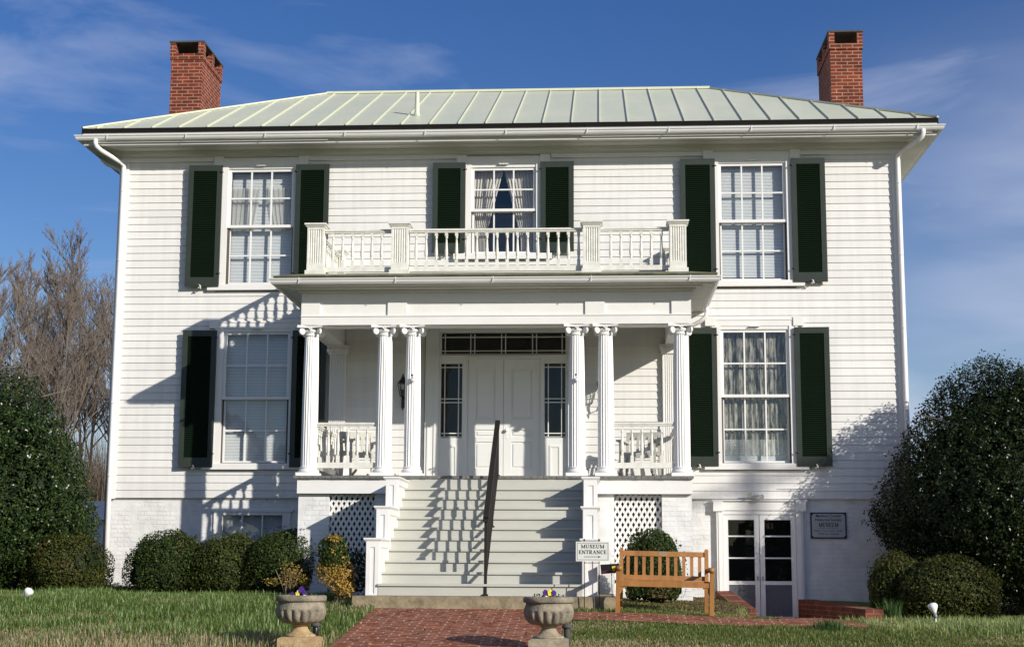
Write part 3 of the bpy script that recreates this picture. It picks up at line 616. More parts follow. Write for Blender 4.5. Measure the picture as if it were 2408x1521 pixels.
# front entrance
w = MB()
w.box(-1.28, -1.06, -.11, 0, 1.376, 3.62); w.box(1.06, 1.28, -.11, 0, 1.376, 3.62)
for s_ in (-1, 1):
    w.box(*sorted((s_*1.10, s_*1.13)), -.125, -.11, 1.42, 3.6); w.box(*sorted((s_*1.21, s_*1.24)), -.125, -.11, 1.42, 3.6)
w.box(-1.3, 1.3, -.10, 0, 3.90, 4.05); w.box(-1.28, -1.06, -.105, 0, 3.62, 3.90); w.box(1.06, 1.28, -.105, 0, 3.62, 3.90)
w.box(-1.06, 1.06, -.045, .03, 3.865, 3.90); w.box(-1.06, 1.06, -.05, .03, 3.43, 3.495)     # transom bar
w.box(-.62, .62, -.065, -.05, 3.44, 3.462)
for a, b in ((-1.06, -1.025), (-.675, -.585), (.605, .675), (1.015, 1.06)): w.box(a, b, -.048, .05, 1.376, 3.43)
for a in (-.63, .64): w.box(a-.02, a+.02, -.062, -.048, 1.376, 3.43)
w.box(-1.06, -1.02, -.04, .05, 3.495, 3.865); w.box(1.017, 1.06, -.04, .05, 3.495, 3.865)
for a, b in ((-1.025, -.675), (.675, 1.015)):
    w.box(a, b, -.03, .05, 1.376, 2.135); w.box(a, b, -.03, .05, 3.355, 3.43)
    w.box(a+.08, b-.08, -.042, -.03, 1.50, 1.53); w.box(a+.08, b-.08, -.042, -.03, 1.98, 2.01); w.box(a+.08, a+.11, -.041, -.0305, 1.53, 1.98); w.box(b-.11, b-.08, -.041, -.0305, 1.53, 1.98)
ent = w.build('entrance_surround', M['door'], house)
def bars(gx0, gx1, gz0, gz1, xsb, zsb, name='window'):
    w = MB(); t = .0075
    for x in xsb: w.box(x-t, x+t, -.015, .012, gz0, gz1)
    for z in zsb: w.box(gx0, gx1, -.013, .010, z-t, z+t)
    w.box(gx0, gx1, -.016, .014, gz0-.001, gz0+.008)
    f = w.build(name, M['door'], house)
    w = MB(); w.add([(gx0, 0, gz0), (gx1, 0, gz0), (gx1, 0, gz1), (gx0, 0, gz1)], [(0, 1, 2, 3)]); w.build('pane', M['glass_dark'], f)
    w = MB(); w.add([(gx0-.02, .3, gz0-.05), (gx1+.02, .3, gz0-.05), (gx1+.02, .3, gz1+.05), (gx0-.02, .3, gz1+.05)], [(0, 1, 2, 3)]); w.build('dark_backing', M['room'], f)  # dark sheet added behind the glass to stand for the unlit interior
xb = []
for k in range(5):
    c = -1.02+2.037*k/4
    if 0 < k < 4: xb += [c-.033, c+.033]
xb += [-1.02+.055, 1.017-.055]
bars(-1.02, 1.017, 3.512, 3.85, xb, [3.512+.055, 3.85-.055], 'transom_window')
for a, b in ((-1.025, -.677), (.675, 1.013)): bars(a, b, 2.15, 3.355, [a+.06, b-.06], [2.21, 2.715, 2.775, 3.295], 'sidelight_window')
def leaf(x0, x1, z0, z1, panels, name, m):
    w = MB(); yf = -.01; st = .13
    w.box(x0, x1, yf+.015, .04, z0, z1); w.box(x0, x0+st, yf, yf+.015, z0, z1); w.box(x1-st, x1, yf, yf+.015, z0, z1)
    zs = [z0]+[v for p in panels for v in p]+[z1]
    for a, b in zip(zs[::2], zs[1::2]): w.box(x0+st, x1-st, yf, yf+.015, a, b)
    for a, b in panels: w.frus(x0+st+.03, x1-st-.03, yf+.003, yf+.015, a+.03, x0+st+.03, x1-st-.03, yf+.003, yf+.015, b-.03)
    return w.build(name, m, house)
P_ = [(1.64, 2.07), (2.15, 2.27), (2.44, 3.26)]
for a, b in ((-.583, -.002), (.004, .603)):
    d = leaf(a, b, 1.39, 3.428, P_, 'front_door', M['door'])
w = MB(); w.lathe(.055, -.05, [(.012, 2.23), (.028, 2.245), (.03, 2.262), (.02, 2.28)], 12); w.tube([(.055, .0, 2.255), (.055, -.05, 2.255)], .01, 8); w.box(.035, .075, -.014, -.0105, 2.12, 2.30)
w.build('door_knob', M['pipe'], d)
w = MB(); w.box(-.60, .62, -.0, .2, 1.3, 1.388); w.build('threshold', M['floor_edge'], house)

# museum entrance doors
w = MB(); w.box(3.43, 3.535, -.05, .03, -.74, .97); w.box(4.69, 4.80, -.05, .03, -.74, .97); w.box(3.535, 4.69, -.035, .03, .905, .97)
w.box(3.40, 4.83, -.055, .03, .97, 1.10); w.box(3.38, 3.54, -.08, -.055, .955, 1.115); w.box(4.69, 4.85, -.08, -.055, .955, 1.115); w.box(3.36, 4.87, -.085, -.004, 1.117, 1.134)
w.box(3.46, 3.48, -.06, -.05, -.72, .95); w.box(4.75, 4.77, -.06, -.05, -.72, .95)
w.build('basement_door_frame', M['trim'], house)
for x0, x1, hg in ((3.54, 4.105, -1), (4.115, 4.685, 1)):
    w = MB(); w.box(x0, x0+.075, -.02, .02, -.73, .90); w.box(x1-.075, x1, -.02, .02, -.73, .90); w.box(x0+.075, x1-.075, -.02, .02, .82, .90)
    w.box(x0+.075, x1-.075, -.02, .02, -.205, -.145)
    for z in (.530, .185): w.box(x0+.075, x1-.075, -.015, .012, z+.02, z+.042)
    w.box(x0+.075, x1-.075, -.02, .02, -.73, -.70)
    dd = w.build('basement_door', M['sash'], house)
    w = MB(); w.add([(x0+.075, .0, -.145), (x1-.075, .0, -.145), (x1-.075, .0, .82), (x0+.075, .0, .82)], [(0, 1, 2, 3)]); w.build('pane', M['glass_dark'], dd)
    w = MB(); w.box(x0+.075, x1-.075, .0, .008, -.70, -.205); w.build('kick_screen', M['screen'], dd)
    w = MB(); xx = x1-.035 if hg < 0 else x0+.035; w.box(xx-.008, xx+.008, -.045, -.02, -.13, -.07); w.build('door_handle', M['plaque_metal'], dd)
w = MB(); w.box(3.4, 4.9, .26, .30, -.8, 1.06); w.build('inner_wall_backing', mat('unlit_hall_dark', (.028, .027, .025), .9), house)  # dark sheet added close behind the doors so their glass reads dark
w = MB(); w.box(-4.9, -3.3, .6, .65, -.5, 1.0); w.build('inner_wall_backing', M['room'], house)

# downspouts
def spout(name, pts, r=.040):
    w = MB(); w.tube(pts, r, 12); return w
def dsp(sx, x_e):
    p = [(sx*6.80, -.60, 7.07), (sx*6.80, -.60, 7.0), (sx*6.785, -.59, 6.95), (sx*6.73, -.52, 6.90), (sx*6.52, -.17, 6.80), (sx*x_e, -.105, 6.76), (sx*x_e, -.095, 6.70), (sx*x_e, -.095, 1.1), (sx*x_e, -.095, g1(sx*6.4, -.1)+.05)]
    w = spout('downspout', p)
    for z in (6.3, 5.1, 3.9, 2.7, 1.5, .3): w.lathe(sx*x_e, -.095, [(.044, z), (.044, z+.02)], 12); w.box(sx*x_e-.006, sx*x_e+.006, -.05, -.03, z, z+.02)
    w.build('downspout', M['pipe'], house)
dsp(-1, 6.47); dsp(1, 6.48)
for sx in (-1,):
    p = [(sx*7.0, .35, 7.05), (sx*7.0, .35, 6.98), (sx*6.9, .32, 6.9), (sx*6.62, .2, 6.76), (sx*6.585, .17, 6.7), (sx*6.585, .17, -.3)]
    spout('downspout', p, .038).build('downspout', M['gutter'], house)

# ------------------------------------------------------------------ porch
FZ = 1.376
w = MB(); w.box(-2.93, 2.93, -2.34, -.0, FZ-.04, FZ-.008); fl = w.build('porch_floor', M['step'], house)
w = MB(); 
x = -2.95
while x < 2.94: b = min(x+.095, 2.95); w.box(x, b-.006, -2.36-R_.uniform(0, .012), -2.335, FZ-.045, FZ-.004); x = b
w.build('floor_board_end', M['floor_edge'], fl)
w = MB(); w.box(-2.90, -1.30, -2.32, -2.25, 1.113, FZ-.045); w.box(1.36, 2.92, -2.32, -2.25, 1.113, FZ-.045); w.box(-1.30, 1.36, -2.30, -2.25, 1.2, FZ-.045)
w.box(-2.90, -2.83, -2.25, -.0, 1.113, FZ-.045); w.box(2.85, 2.92, -2.25, -.0, 1.113, FZ-.045)
w.build('porch_fascia', M['trim'], house)
w = MB(); w.box(1.78, 2.475, -2.20, -1.95, -.8, -.22); w.build('brick_base', M['whitebrick'], house)
for a, b, c, d in ((-2.89, -2.43, -2.24, -1.78), (-1.75, -1.32, -2.24, -1.9), (1.42, 1.78, -2.24, -1.9), (2.475, 2.91, -2.24, -1.78)):
    w = MB(); w.box(a, b, c, d, -.8, 1.11); w.build('brick_pier', M['whitebrick'], house)
def lattice(x0, x1, z0, z1, y, par, axis='x'):
    w = MB(); th = radians(62); sp = .070; hw = .0165
    for lay, sg in ((0, 1), (1, -1)):
        d = Vector((cos(th)*sg, sin(th))); n = Vector((-d.y, d.x)); 
        cs = [n.dot(Vector(p)) for p in ((x0, z0), (x1, z0), (x0, z1), (x1, z1))]
        c = math.floor(min(cs)/sp)*sp
        while c < max(cs):
            ts = []
            # clip the line n.p=c to the rectangle
            t0, t1 = -1e9, 1e9; o = n*c
            for k, (lo, hi) in enumerate(((x0, x1), (z0, z1))):
                if abs(d[k]) < 1e-9: continue
                a, b = (lo-o[k])/d[k], (hi-o[k])/d[k]; a, b = min(a, b), max(a, b); t0 = max(t0, a); t1 = min(t1, b)
            if t1-t0 > .01:
                m_ = o+d*(t0+t1)/2; L = (t1-t0)/2; yy = y+lay*.009
                if axis == 'x': w.obox((m_.x, yy, m_.y), (d.x*L, 0, d.y*L), (n.x*hw, 0, n.y*hw), (0, .004, 0))
                else: w.obox((yy, m_.x, m_.y), (0, d.x*L, d.y*L), (0, n.x*hw, n.y*hw), (.004, 0, 0))
            c += sp
    w.build('lattice_panel', M['trim'], house)
lattice(-2.43, -1.75, -.45, 1.11, -2.16, house); lattice(1.78, 2.475, -.22, 1.11, -2.16, house)
lattice(-1.78, -.3, -.4, 1.11, -2.86, house, 'y'); lattice(-1.78, -.3, -.4, 1.11, 2.88, house, 'y')
w = MB(); w.box(-2.8, 2.8, -1.2, -1.15, -.6, 1.1); w.build('under_porch_dark_sheet', M['room'], house)  # dark sheet added behind the lattice in place of the under-porch shade

CX = [-2.79, -1.665, -1.235, 1.235, 1.665, 2.79]
def column(cx, cy):
    def mod(r, a, z, k):
        t = (a*20/(2*pi)) % 1.0
        return r*(1-.085*(sin(pi*t)**.8))
    w = MB(); prof = [(.122, 1.522), (.1225, 1.9), (.121, 2.4), (.116, 2.9), (.109, 3.3), (.1035, 3.50)]
    w.lathe(cx, cy, prof, 160, False, mod)
    c = w.build('column', M['column'], house)
    w = MB(); w.box(cx-.165, cx+.165, cy-.165, cy+.165, FZ-.006, FZ+.055)
    w.lathe(cx, cy, [(.150, FZ+.055), (.158, FZ+.07), (.158, FZ+.085), (.148, FZ+.10), (.134, FZ+.105), (.130, FZ+.118), (.136, FZ+.126), (.139, FZ+.134), (.134, FZ+.142), (.125, FZ+.147)], 32)
    w.build('column_base', M['column'], c)
    w = MB(); w.lathe(cx, cy, [(.106, 3.495), (.112, 3.50), (.112, 3.512), (.105, 3.516), (.105, 3.535), (.128, 3.56), (.135, 3.58), (.12, 3.6)], 24)
    # abacus
    ab = []
    for q in range(4):
        a0 = pi/4+q*pi/2; p0 = Vector((cos(a0), sin(a0)))*.268; a1 = a0+pi/2; p1 = Vector((cos(a1), sin(a1)))*.268
        for t in (0, .08, .3, .5, .7, .92):
            p = p0.lerp(p1, t); inn = .04*sin(pi*t); nn = Vector((cos((a0+a1)/2), sin((a0+a1)/2))); p = p-nn*inn; ab.append((p.x+cx, p.y+cy))
    w.extr(ab, 3.612, 3.648)
    for q in range(4):
        a0 = pi/4+q*pi/2; dr = Vector((cos(a0), sin(a0), 0)); sd = Vector((-sin(a0), cos(a0), 0)); ctr = Vector((cx, cy, 3.560))+dr*.185
        pts = []; rr = []
        for i in range(34):
            t = i/33; ang = pi/2+t*2*pi*1.9; rad = .056*(1-t*.82); pts.append(ctr+dr*cos(ang)*rad+Vector((0, 0, 1))*sin(ang)*rad); rr.append(.013*(1-.5*t))
        pts = [ctr-dr*.13+Vector((0, 0, .050)), ctr-dr*.05+Vector((0, 0, .057))]+pts; rr = [.008, .010]+rr
        w.tube(pts, rr, 7)
        w.tube([ctr-sd*.018, ctr+sd*.018], .046, 14)
        w.tube([ctr-sd*.026, ctr+sd*.026], .013, 8)
    for q in range(4):
        a0 = q*pi/2; p = Vector((cx, cy, 3.61))+Vector((cos(a0), sin(a0), 0))*.145
        for dx, dz, r in ((0, .022, .020), (-.018, .0, .016), (.018, .0, .016), (0, -.02, .015)):
            sd = Vector((-sin(a0), cos(a0), 0)); c0 = p+sd*dx+Vector((0, 0, dz)); w.tube([c0-Vector((cos(a0), sin(a0), 0))*.02, c0, c0+Vector((cos(a0), sin(a0), 0))*.012], [r, r, r*.4], 8)
        for k in range(-2, 3):
            aa = a0+k*.26; c0 = Vector((cx+.118*cos(aa), cy+.118*sin(aa), 3.565)); w.tube([c0+Vector((0, 0, -.016)), c0, c0+Vector((0, 0, .016))], [.007, .013, .007], 6)
    w.build('capital', M['column'], c)
for x in CX: column(x, -2.03)
# wall pilasters
for sx in (-1, 1):
    xc = sx*2.73; poly = []; h = .135
    n = 7; poly = [(xc-h, 0), (xc-h, -.10)]
    for k in range(n):
        a = xc-h+.02+(2*h-.04)*k/n; b = xc-h+.02+(2*h-.04)*(k+1)/n; m_ = (a+b)/2
        poly += [(a+.006, -.10), (m_-.006, -.088), (m_+.006, -.088), (b-.006, -.10)]
    poly += [(xc+h, -.10), (xc+h, 0)]
    w = MB(); w.extr(poly, FZ+.1, 3.5); p = w.build('pilaster', M['column'], house)
    w = MB(); w.box(xc-h-.03, xc+h+.03, -.14, 0, FZ-.006, FZ+.10); w.build('pilaster_base', M['column'], p)
    w = MB(); w.box(xc-h-.02, xc+h+.02, -.12, 0, 3.5, 3.53); w.box(xc-h-.045, xc+h+.045, -.16, 0, 3.615, 3.65); w.box(xc-h+.02, xc+h-.02, -.11, 0, 3.53, 3.615)
    for s2 in (-1, 1):
        c0 = Vector((xc+s2*(h+.0), -.13, 3.565)); pts = [c0+Vector((cos(a)*r, 0, sin(a)*r)) for a, r in [(pi/2+s2*0+t*11*(-s2)/20, .05*(1-t/24)) for t in range(20)]]
        w.tube(pts, .011, 6); w.tube([c0+Vector((0, -.01, 0)), c0+Vector((0, .1, 0))], .043, 12)
    w.build('capital', M['column'], p)
# entablature
w = MB(); A, B_ = -2.93, 2.94
def beam_face(w):
    w.box(A, B_, -2.20, -1.86, 3.648, 3.79); w.box(A, B_, -2.20, -1.86, 4.0, 4.30)
    for a, b in ((A, -2.645), (-1.614, -1.323), (1.363, 1.655), (2.65, B_)): w.box(a, b, -2.20, -2.17, 3.79, 4.0)
    w.box(A+.001, B_-.001, -2.17, -1.86, 3.79, 4.0)
    for sx, x0, x1 in ((-1, A, A+.3), (1, B_-.3, B_)): w.box(x0, x1, -1.86, -.035, 3.648, 4.30)
    w.box(A+.30, B_-.30, -2.16, -1.9, 3.635, 3.648); w.box(A-.004, B_+.004, -2.212, -2.20, 3.775, 3.79)
    w.box(A+.3, B_-.3, -.08, -.035, 3.66, 4.05) if False else None
beam_face(w); w.build('entablature', M['trim'], house)
w = MB(); w.box(A+.3, B_-.3, -1.86, -.032, 4.02, 4.06)
for k in range(18): y = -1.85+k*.1; w.box(A+.3, B_-.3, y, y+.008, 4.012, 4.02)
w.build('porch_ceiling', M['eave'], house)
w = MB(); pth = [(A, -.032), (A, -2.20), (B_, -2.20), (B_, -.032)]
w.sweep(pth, [(0, 4.125), (.02, 4.13), (.035, 4.15), (.055, 4.155), (.055, 4.175), (.16, 4.185), (.165, 4.20), (.29, 4.205), (.295, 4.19), (.312, 4.19), (.315, 4.23), (.315, 4.325), (0, 4.36)])
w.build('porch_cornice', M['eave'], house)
w = gutter('porch_gutter', pth, .318, 4.29, house)
for k in range(5): x = -2.9+k*1.45; w.box(x, x+.014, -2.6275, -2.622, 4.21, 4.30)
w.build('porch_gutter', M['gutter'], house)
w = MB(); w.sweep(pth, [(.36, 4.315), (.38, 4.335), (.0, 4.435), (-.3, 4.445)]); w.box(A+.2, B_-.2, -2.0, -.032, 4.40, 4.446)
w.add([(A, -2.2, 4.436)], []); pr = w.build('porch_roof', M['porch_roof'], house)
w = MB(); pp = [(3.27, -.25, 4.22), (3.27, -.25, 4.13), (3.22, -.25, 4.06), (3.06, -.24, 4.01), (2.99, -.22, 3.94), (2.98, -.2, 3.8), (3.03, -.12, 1.3)]
w = MB(); w.tube([(3.30, -.42, 4.215), (3.30, -.42, 4.12), (3.28, -.42, 4.05), (3.20, -.38, 3.98), (3.08, -.30, 3.93), (3.0, -.22, 3.87), (2.985, -.17, 3.8), (2.985, -.16, 1.35)], .036, 10); w.build('downspout', M['pipe'], house)

# balcony balustrade
PY = -2.055
def post(cx, cy, s=.125, full=True):
    poly = []; n = 6
    for q in range(4):
        ca, sa = cos(q*pi/2), sin(q*pi/2)
        pts = [(-s, -s)]
        for k in range(n):
            a = -s+.022+(2*s-.044)*k/n; b = -s+.022+(2*s-.044)*(k+1)/n; m_ = (a+b)/2
            pts += [(a+.005, -s), (m_-.004, -s+.012), (m_+.004, -s+.012), (b-.005, -s)]
        for px, py in pts: poly.append((cx+px*ca-py*sa, cy+px*sa+py*ca))
    w = MB(); w.extr(poly, 4.60, 5.13)
    w.box(cx-s-.002, cx+s+.002, cy-s-.002, cy+s+.002, 4.43, 4.60); w.box(cx-s-.025, cx+s+.025, cy-s-.025, cy+s+.025, 4.42, 4.495); w.box(cx-s-.002, cx+s+.002, cy-s-.002, cy+s+.002, 5.13, 5.165)
    p = w.build('balustrade_post', M['rail_white'], house)
    w = MB(); w.frus(cx-s-.01, cx+s+.01, cy-s-.01, cy+s+.01, 5.165, cx-s-.035, cx+s+.035, cy-s-.035, cy+s+.035, 5.20); w.box(cx-s-.042, cx+s+.042, cy-s-.042, cy+s+.042, 5.20, 5.225)
    w.build('post_cap', M['rail_white'], p)
for x in (-2.745, -1.455, 1.46, 2.76): post(x, PY)
post(-2.745, -.16, .11); post(2.76, -.16, .11)
def rails(p, q, zb, zt, name, hb=.075, k=1.0):
    p = Vector((*p, 0)); q = Vector((*q, 0)); d = (q-p); L = d.length/2; d.normalize(); n = Vector((-d.y, d.x, 0)); c = (p+q)/2; w = MB()
    for h, a, b in ((.032, zt-.055, zt-.030), (.045, zt-.030, zt-.008), (.038, zt-.008, zt)): w.obox((c.x, c.y, (a+b)/2), d*L, n*h, (0, 0, (b-a)/2))
    w.build('top_rail', M['rail_white'], house); w = MB(); w.obox((c.x, c.y, zb+hb/2), d*L, n*.028, (0, 0, hb/2)); w.build('bottom_rail', M['rail_white'], house)
def baluster(cx, cy, z0, z1, k=1.22):
    w = MB(); H = z1-z0; s = .020*k
    w.box(cx-s, cx+s, cy-s, cy+s, z0, z0+.20*H); w.box(cx-s*.95, cx+s*.95, cy-s*.95, cy+s*.95, z1-.10*H, z1)
    pr = [(.018, .20), (.0115, .225), (.020, .25), (.0125, .275), (.019, .31), (.0215, .37), (.0205, .45), (.0165, .6), (.0125, .75), (.0105, .83), (.0185, .845), (.0185, .86), (.012, .872), (.019, .895), (.0185, .90)]
    w.lathe(cx, cy, [(r*k, z0+h*H) for r, h in pr], 12); w.build('baluster', M['rail_white'], house)
zb, zt = 4.485, 5.145
for (x0, x1, n, o_) in ((-2.595, -1.61, 6, 0), (-1.30, 1.305, 17, 0), (1.615, 2.605, 6, 0)):
    rails((x0-.02, PY), (x1+.02, PY), zb, zt, 'balustrade_rail')
    xa, xb_ = {6: (x0+.10, x1-.135), 17: (x0+.085, x1-.04)}[n]
    if x0 > 1: xa, xb_ = x0+.135, x1-.09
    for k in range(n): baluster(xa+(xb_-xa)*k/(n-1), PY, zb+.075, zt-.055)
for x in (-2.745, 2.76):
    rails((x, PY+.12), (x, -.27), zb, zt, 'balustrade_rail')
    for k in range(11): baluster(x, PY+.22+k*.145, zb+.075, zt-.055)
# porch balustrade
zb, zt = 1.505, 2.185
for x0, x1, xa in ((-2.68, -1.77, -2.50), (1.77, 2.68, 1.905)):
    rails((x0, -2.03), (x1, -2.03), zb, zt, 'balustrade_rail', .082)
    for k in range(5): baluster(xa+k*.146, -2.03, zb+.082, zt-.055)
for x in (-2.745, 2.745):
    rails((x, -1.90), (x, -.14), zb, zt, 'balustrade_rail', .082)
    for k in range(11): baluster(x, -1.80+k*.15, zb+.082, zt-.055)
# security cameras
for x in (-1.215, 1.232):
    o = thing('security_camera', (x, -2.16, 2.80), 'small white security camera on the %s' % ('inner column left of the front door' if x < 0 else 'inner column right of the front door'), 'camera', 'security cameras on the porch columns')
    w = MB(); w.lathe(x, -2.185, [(.03, 2.79), (.034, 2.80), (.03, 2.825), (.012, 2.83)], 12); w.tube([(x, -2.17, 2.83), (x-.005, -2.19, 2.86), (x-.008, -2.24, 2.875)], .013, 8); w.build('camera_body', M['pipe'], o)
    w = MB(); w.tube([(x-.008, -2.235, 2.875), (x-.009, -2.26, 2.878)], .016, 8); w.build('camera_lens', M['black'], o)

# wall lanterns
for x, sd in ((-1.63, 'left'), (1.615, 'right')):
    o = thing('wall_lantern', (x, -.03, 2.6), 'black iron wall lantern with glass panes on the porch wall %s of the door' % sd, 'lantern', 'lanterns beside the front door')
    w = MB(); y = -.22; w.tube([(x, -.03, 2.78), (x, -.10, 2.62), (x, -.20, 2.64), (x, y, 2.74), (x, y, 2.80)], .010, 7); w.box(x-.045, x+.045, -.045, -.03, 2.62, 2.92)
    w.tube([(x, y, 2.56), (x, y, 2.62), (x, y, 2.66), (x, y, 2.72), (x, y, 2.80)], [.004, .016, .008, .02, .012], 8)
    w.build('bracket', M['black'], o)
    w = MB()
    for k in range(6):
        a = k*pi/3; w.tube([(x+.045*cos(a), y+.045*sin(a), 2.80), (x+.085*cos(a), y+.085*sin(a), 3.0)], .006, 5)
    w.lathe(x, y, [(.045, 2.79), (.05, 2.80), (.045, 2.805)], 6, False); w.lathe(x, y, [(.088, 3.0), (.095, 3.005), (.06, 3.06), (.035, 3.08), (.035, 3.10), (.012, 3.13), (.014, 3.15), (.003, 3.17)], 6, False)
    w.lathe(x, y, [(.062, 2.895), (.066, 2.90), (.062, 2.905)], 6, False, caps=False)
    w.build('lantern_cage', M['black'], o)
    w = MB(); w.lathe(x, y, [(.043, 2.805), (.083, 3.0)], 6, False, caps=False); w.build('pane', M['glass'], o)

# ------------------------------------------------------------------ front steps
st = thing('front_steps', (.05, -3.7, -.32), 'broad pale grey wooden steps rising to the front porch between white stepped side walls', 'steps')
RZ = (FZ-.045+.32)/11; TD = .27; y_top = -2.33
for k in range(11):        # k=0 lowest riser
    zt_ = -.32+RZ*(k+1); yf = -5.04+TD*k
    w = MB(); x0, x1 = -1.262, 1.352
    if k < 10: w.box(x0, x1, yf-.028, yf+TD+.01, zt_-.030, zt_)
    w.box(x0+.002, x1-.002, yf, yf+.02, zt_-RZ, zt_-.030 if k < 10 else zt_)
    w.build('step', M['step'], st)
def pedestal(x0, x1, y0, y1, z0, z1):
    w = MB(); w.box(x0, x1, y0, y1, z0, z1-.045); t = .012; 
    s_ = .055
    for a, b, c, d in ((x0, x0+s_, z0, z1-.045), (x1-s_, x1, z0, z1-.045), (x0+s_, x1-s_, z1-.045-.075, z1-.045), (x0+s_, x1-s_, z0, z0+.02)): w.box(a, b, y0-t, y0, c, d)
    if x0 < 0: xa, xb_ = x1, x1+t
    else: xa, xb_ = x0-t, x0
    w.box(xa, xb_, y0, y0+s_, z0, z1-.045); w.box(xa, xb_, y1-s_, y1, z0, z1-.045); w.box(xa, xb_, y0+s_, y1-s_, z1-.12, z1-.045)
    w.frus(x0-.012, x1+.012, y0-.012, y1, z1-.045, x0-.028, x1+.028, y0-.028, y1, z1-.022); w.box(x0-.034, x1+.034, y0-.034, y1, z1-.022, z1)
    w.build('side_wall_block', M['trim'], st)
for k, (ya_, yb_, zt_) in enumerate(((-3.36, -2.345, 1.295), (-4.20, -3.375, .852), (-5.02, -4.215, .408))):
    pedestal(-1.425, -1.258, ya_, yb_, -.32, zt_); pedestal(1.348, 1.538, ya_, yb_, -.32, zt_)
w = MB(); w.frus(-1.56, 1.78, -5.36, -2.4, -.62, -1.54, 1.76, -5.34, -2.4, -.322); sl_ = w.build('stone_slab', M['slab']); tag(sl_, 'long mossy concrete slab at the foot of the front steps', 'slab')
# centre handrail
hr = thing('handrail', (.11, -5.0, -.32), 'dark bronze iron handrail running up the middle of the steps', 'handrail')
sl2 = RZ/TD; yb, yt = -5.03, -2.30
def nz_(y): return -.32+RZ+sl2*(y+5.04)
def hx_(y): return .113-.015*(y-yb)/(yt-yb)*3
w = MB(); w.obox((hx_(-3.66), (yb+yt)/2, (nz_(yb)+nz_(yt))/2+.825), (( hx_(yt)-hx_(yb))/2, (yt-yb)/2, (nz_(yt)-nz_(yb))/2), (.036, 0, 0), (0, -.011, .016)); w.obox((hx_(yb)+.0, yb-.03, nz_(yb)+.80), (.036, 0, 0), (0, .03, .008), (0, 0, .014))
w.build('top_rail', M['iron'], hr)
w = MB(); w.obox((hx_(-3.66), (yb+yt)/2, (nz_(yb)+nz_(yt))/2+.09), ((hx_(yt)-hx_(yb))/2, (yt-yb)/2, (nz_(yt)-nz_(yb))/2), (.018, 0, 0), (0, -.007, .010)); w.build('bottom_rail', M['iron'], hr)
for y in (yb, -3.66, yt+.03):
    zf = -.32 if y == yb else -.32+RZ*(int((y+5.068)/TD)+1)
    zf = min(zf, FZ) if y < -2.4 else FZ-.01
    w = MB(); w.box(hx_(y)-.019, hx_(y)+.019, y-.019, y+.019, zf, nz_(y)+.80); w.box(hx_(y)-.035, hx_(y)+.035, y-.035, y+.035, zf, zf+.025); w.build('rail_post', M['iron'], hr)
n = 20
for k in range(1, n):
    y = yb+(yt-yb)*k/n
    if min(abs(y-p) for p in (yb, -3.66, yt)) < .05: continue
    w = MB(); w.box(hx_(y)-.012, hx_(y)+.012, y-.012, y+.012, nz_(y)+.09, nz_(y)+.80); w.build('rail_baluster', M['iron'], hr)

# ------------------------------------------------------------------ rocking chairs
def rocker(x, y, rz, label):
    o = thing('rocking_chair', (x, y, FZ), label, 'rocking chair', 'rocking chairs on the porch', rz)
    def P(mb, n, m=M['greywood']): return mb.build(n, m, o, local=True)
    w = MB(); w.box(-.27, .27, -.26, .24, .40, .425); w.box(-.27, .27, -.27, -.24, .34, .40); P(w, 'seat')
    for s_ in (-1, 1):
        w = MB(); pts = [(s_*.26, -.48+.96*t, .035+.16*(2*t-1)**2*.6) for t in [i/12 for i in range(13)]]; w.tube(pts, .022, 6); P(w, 'rocker_runner')
        w = MB(); w.box(s_*.26-.022, s_*.26+.022, -.26, -.215, .05, .60); P(w, 'leg')
        w = MB(); w.obox((s_*.26, .27, .30), (.022, 0, 0), (0, .022, 0), (0, .03, .26)); P(w, 'leg')
        w = MB(); w.box(s_*.27-.05, s_*.27+.05, -.33, .26, .60, .625); P(w, 'armrest')
    w = MB(); tl = .28
    for s_ in (-1, 1): w.obox((s_*.255, .24+.17*tl, .60), (.022, 0, 0), (0, .018, 0), (0, .17*tl, .19))
    for k in range(5): xx = -.18+.09*k; w.obox((xx, .23+.15*tl, .58), (.022, 0, 0), (0, .006, 0), (0, .12*tl, .14))
    for zz, hh in ((.45, .03), (.73, .06)): w.obox((0, .235+(zz-.42)*tl, zz), (.27, 0, 0), (0, .013, 0), (0, 0, hh))
    P(w, 'backrest')
    w = MB(); w.box(-.26, .26, -.25, -.225, .20, .23); w.box(-.26, .26, .2, .225, .22, .25); P(w, 'stretcher')
rocker(-2.15, -1.0, radians(28), 'low greyish white rocking chair on the porch left of the door')
rocker(2.20, -.95, radians(-12), 'low greyish white rocking chair on the porch right of the door')

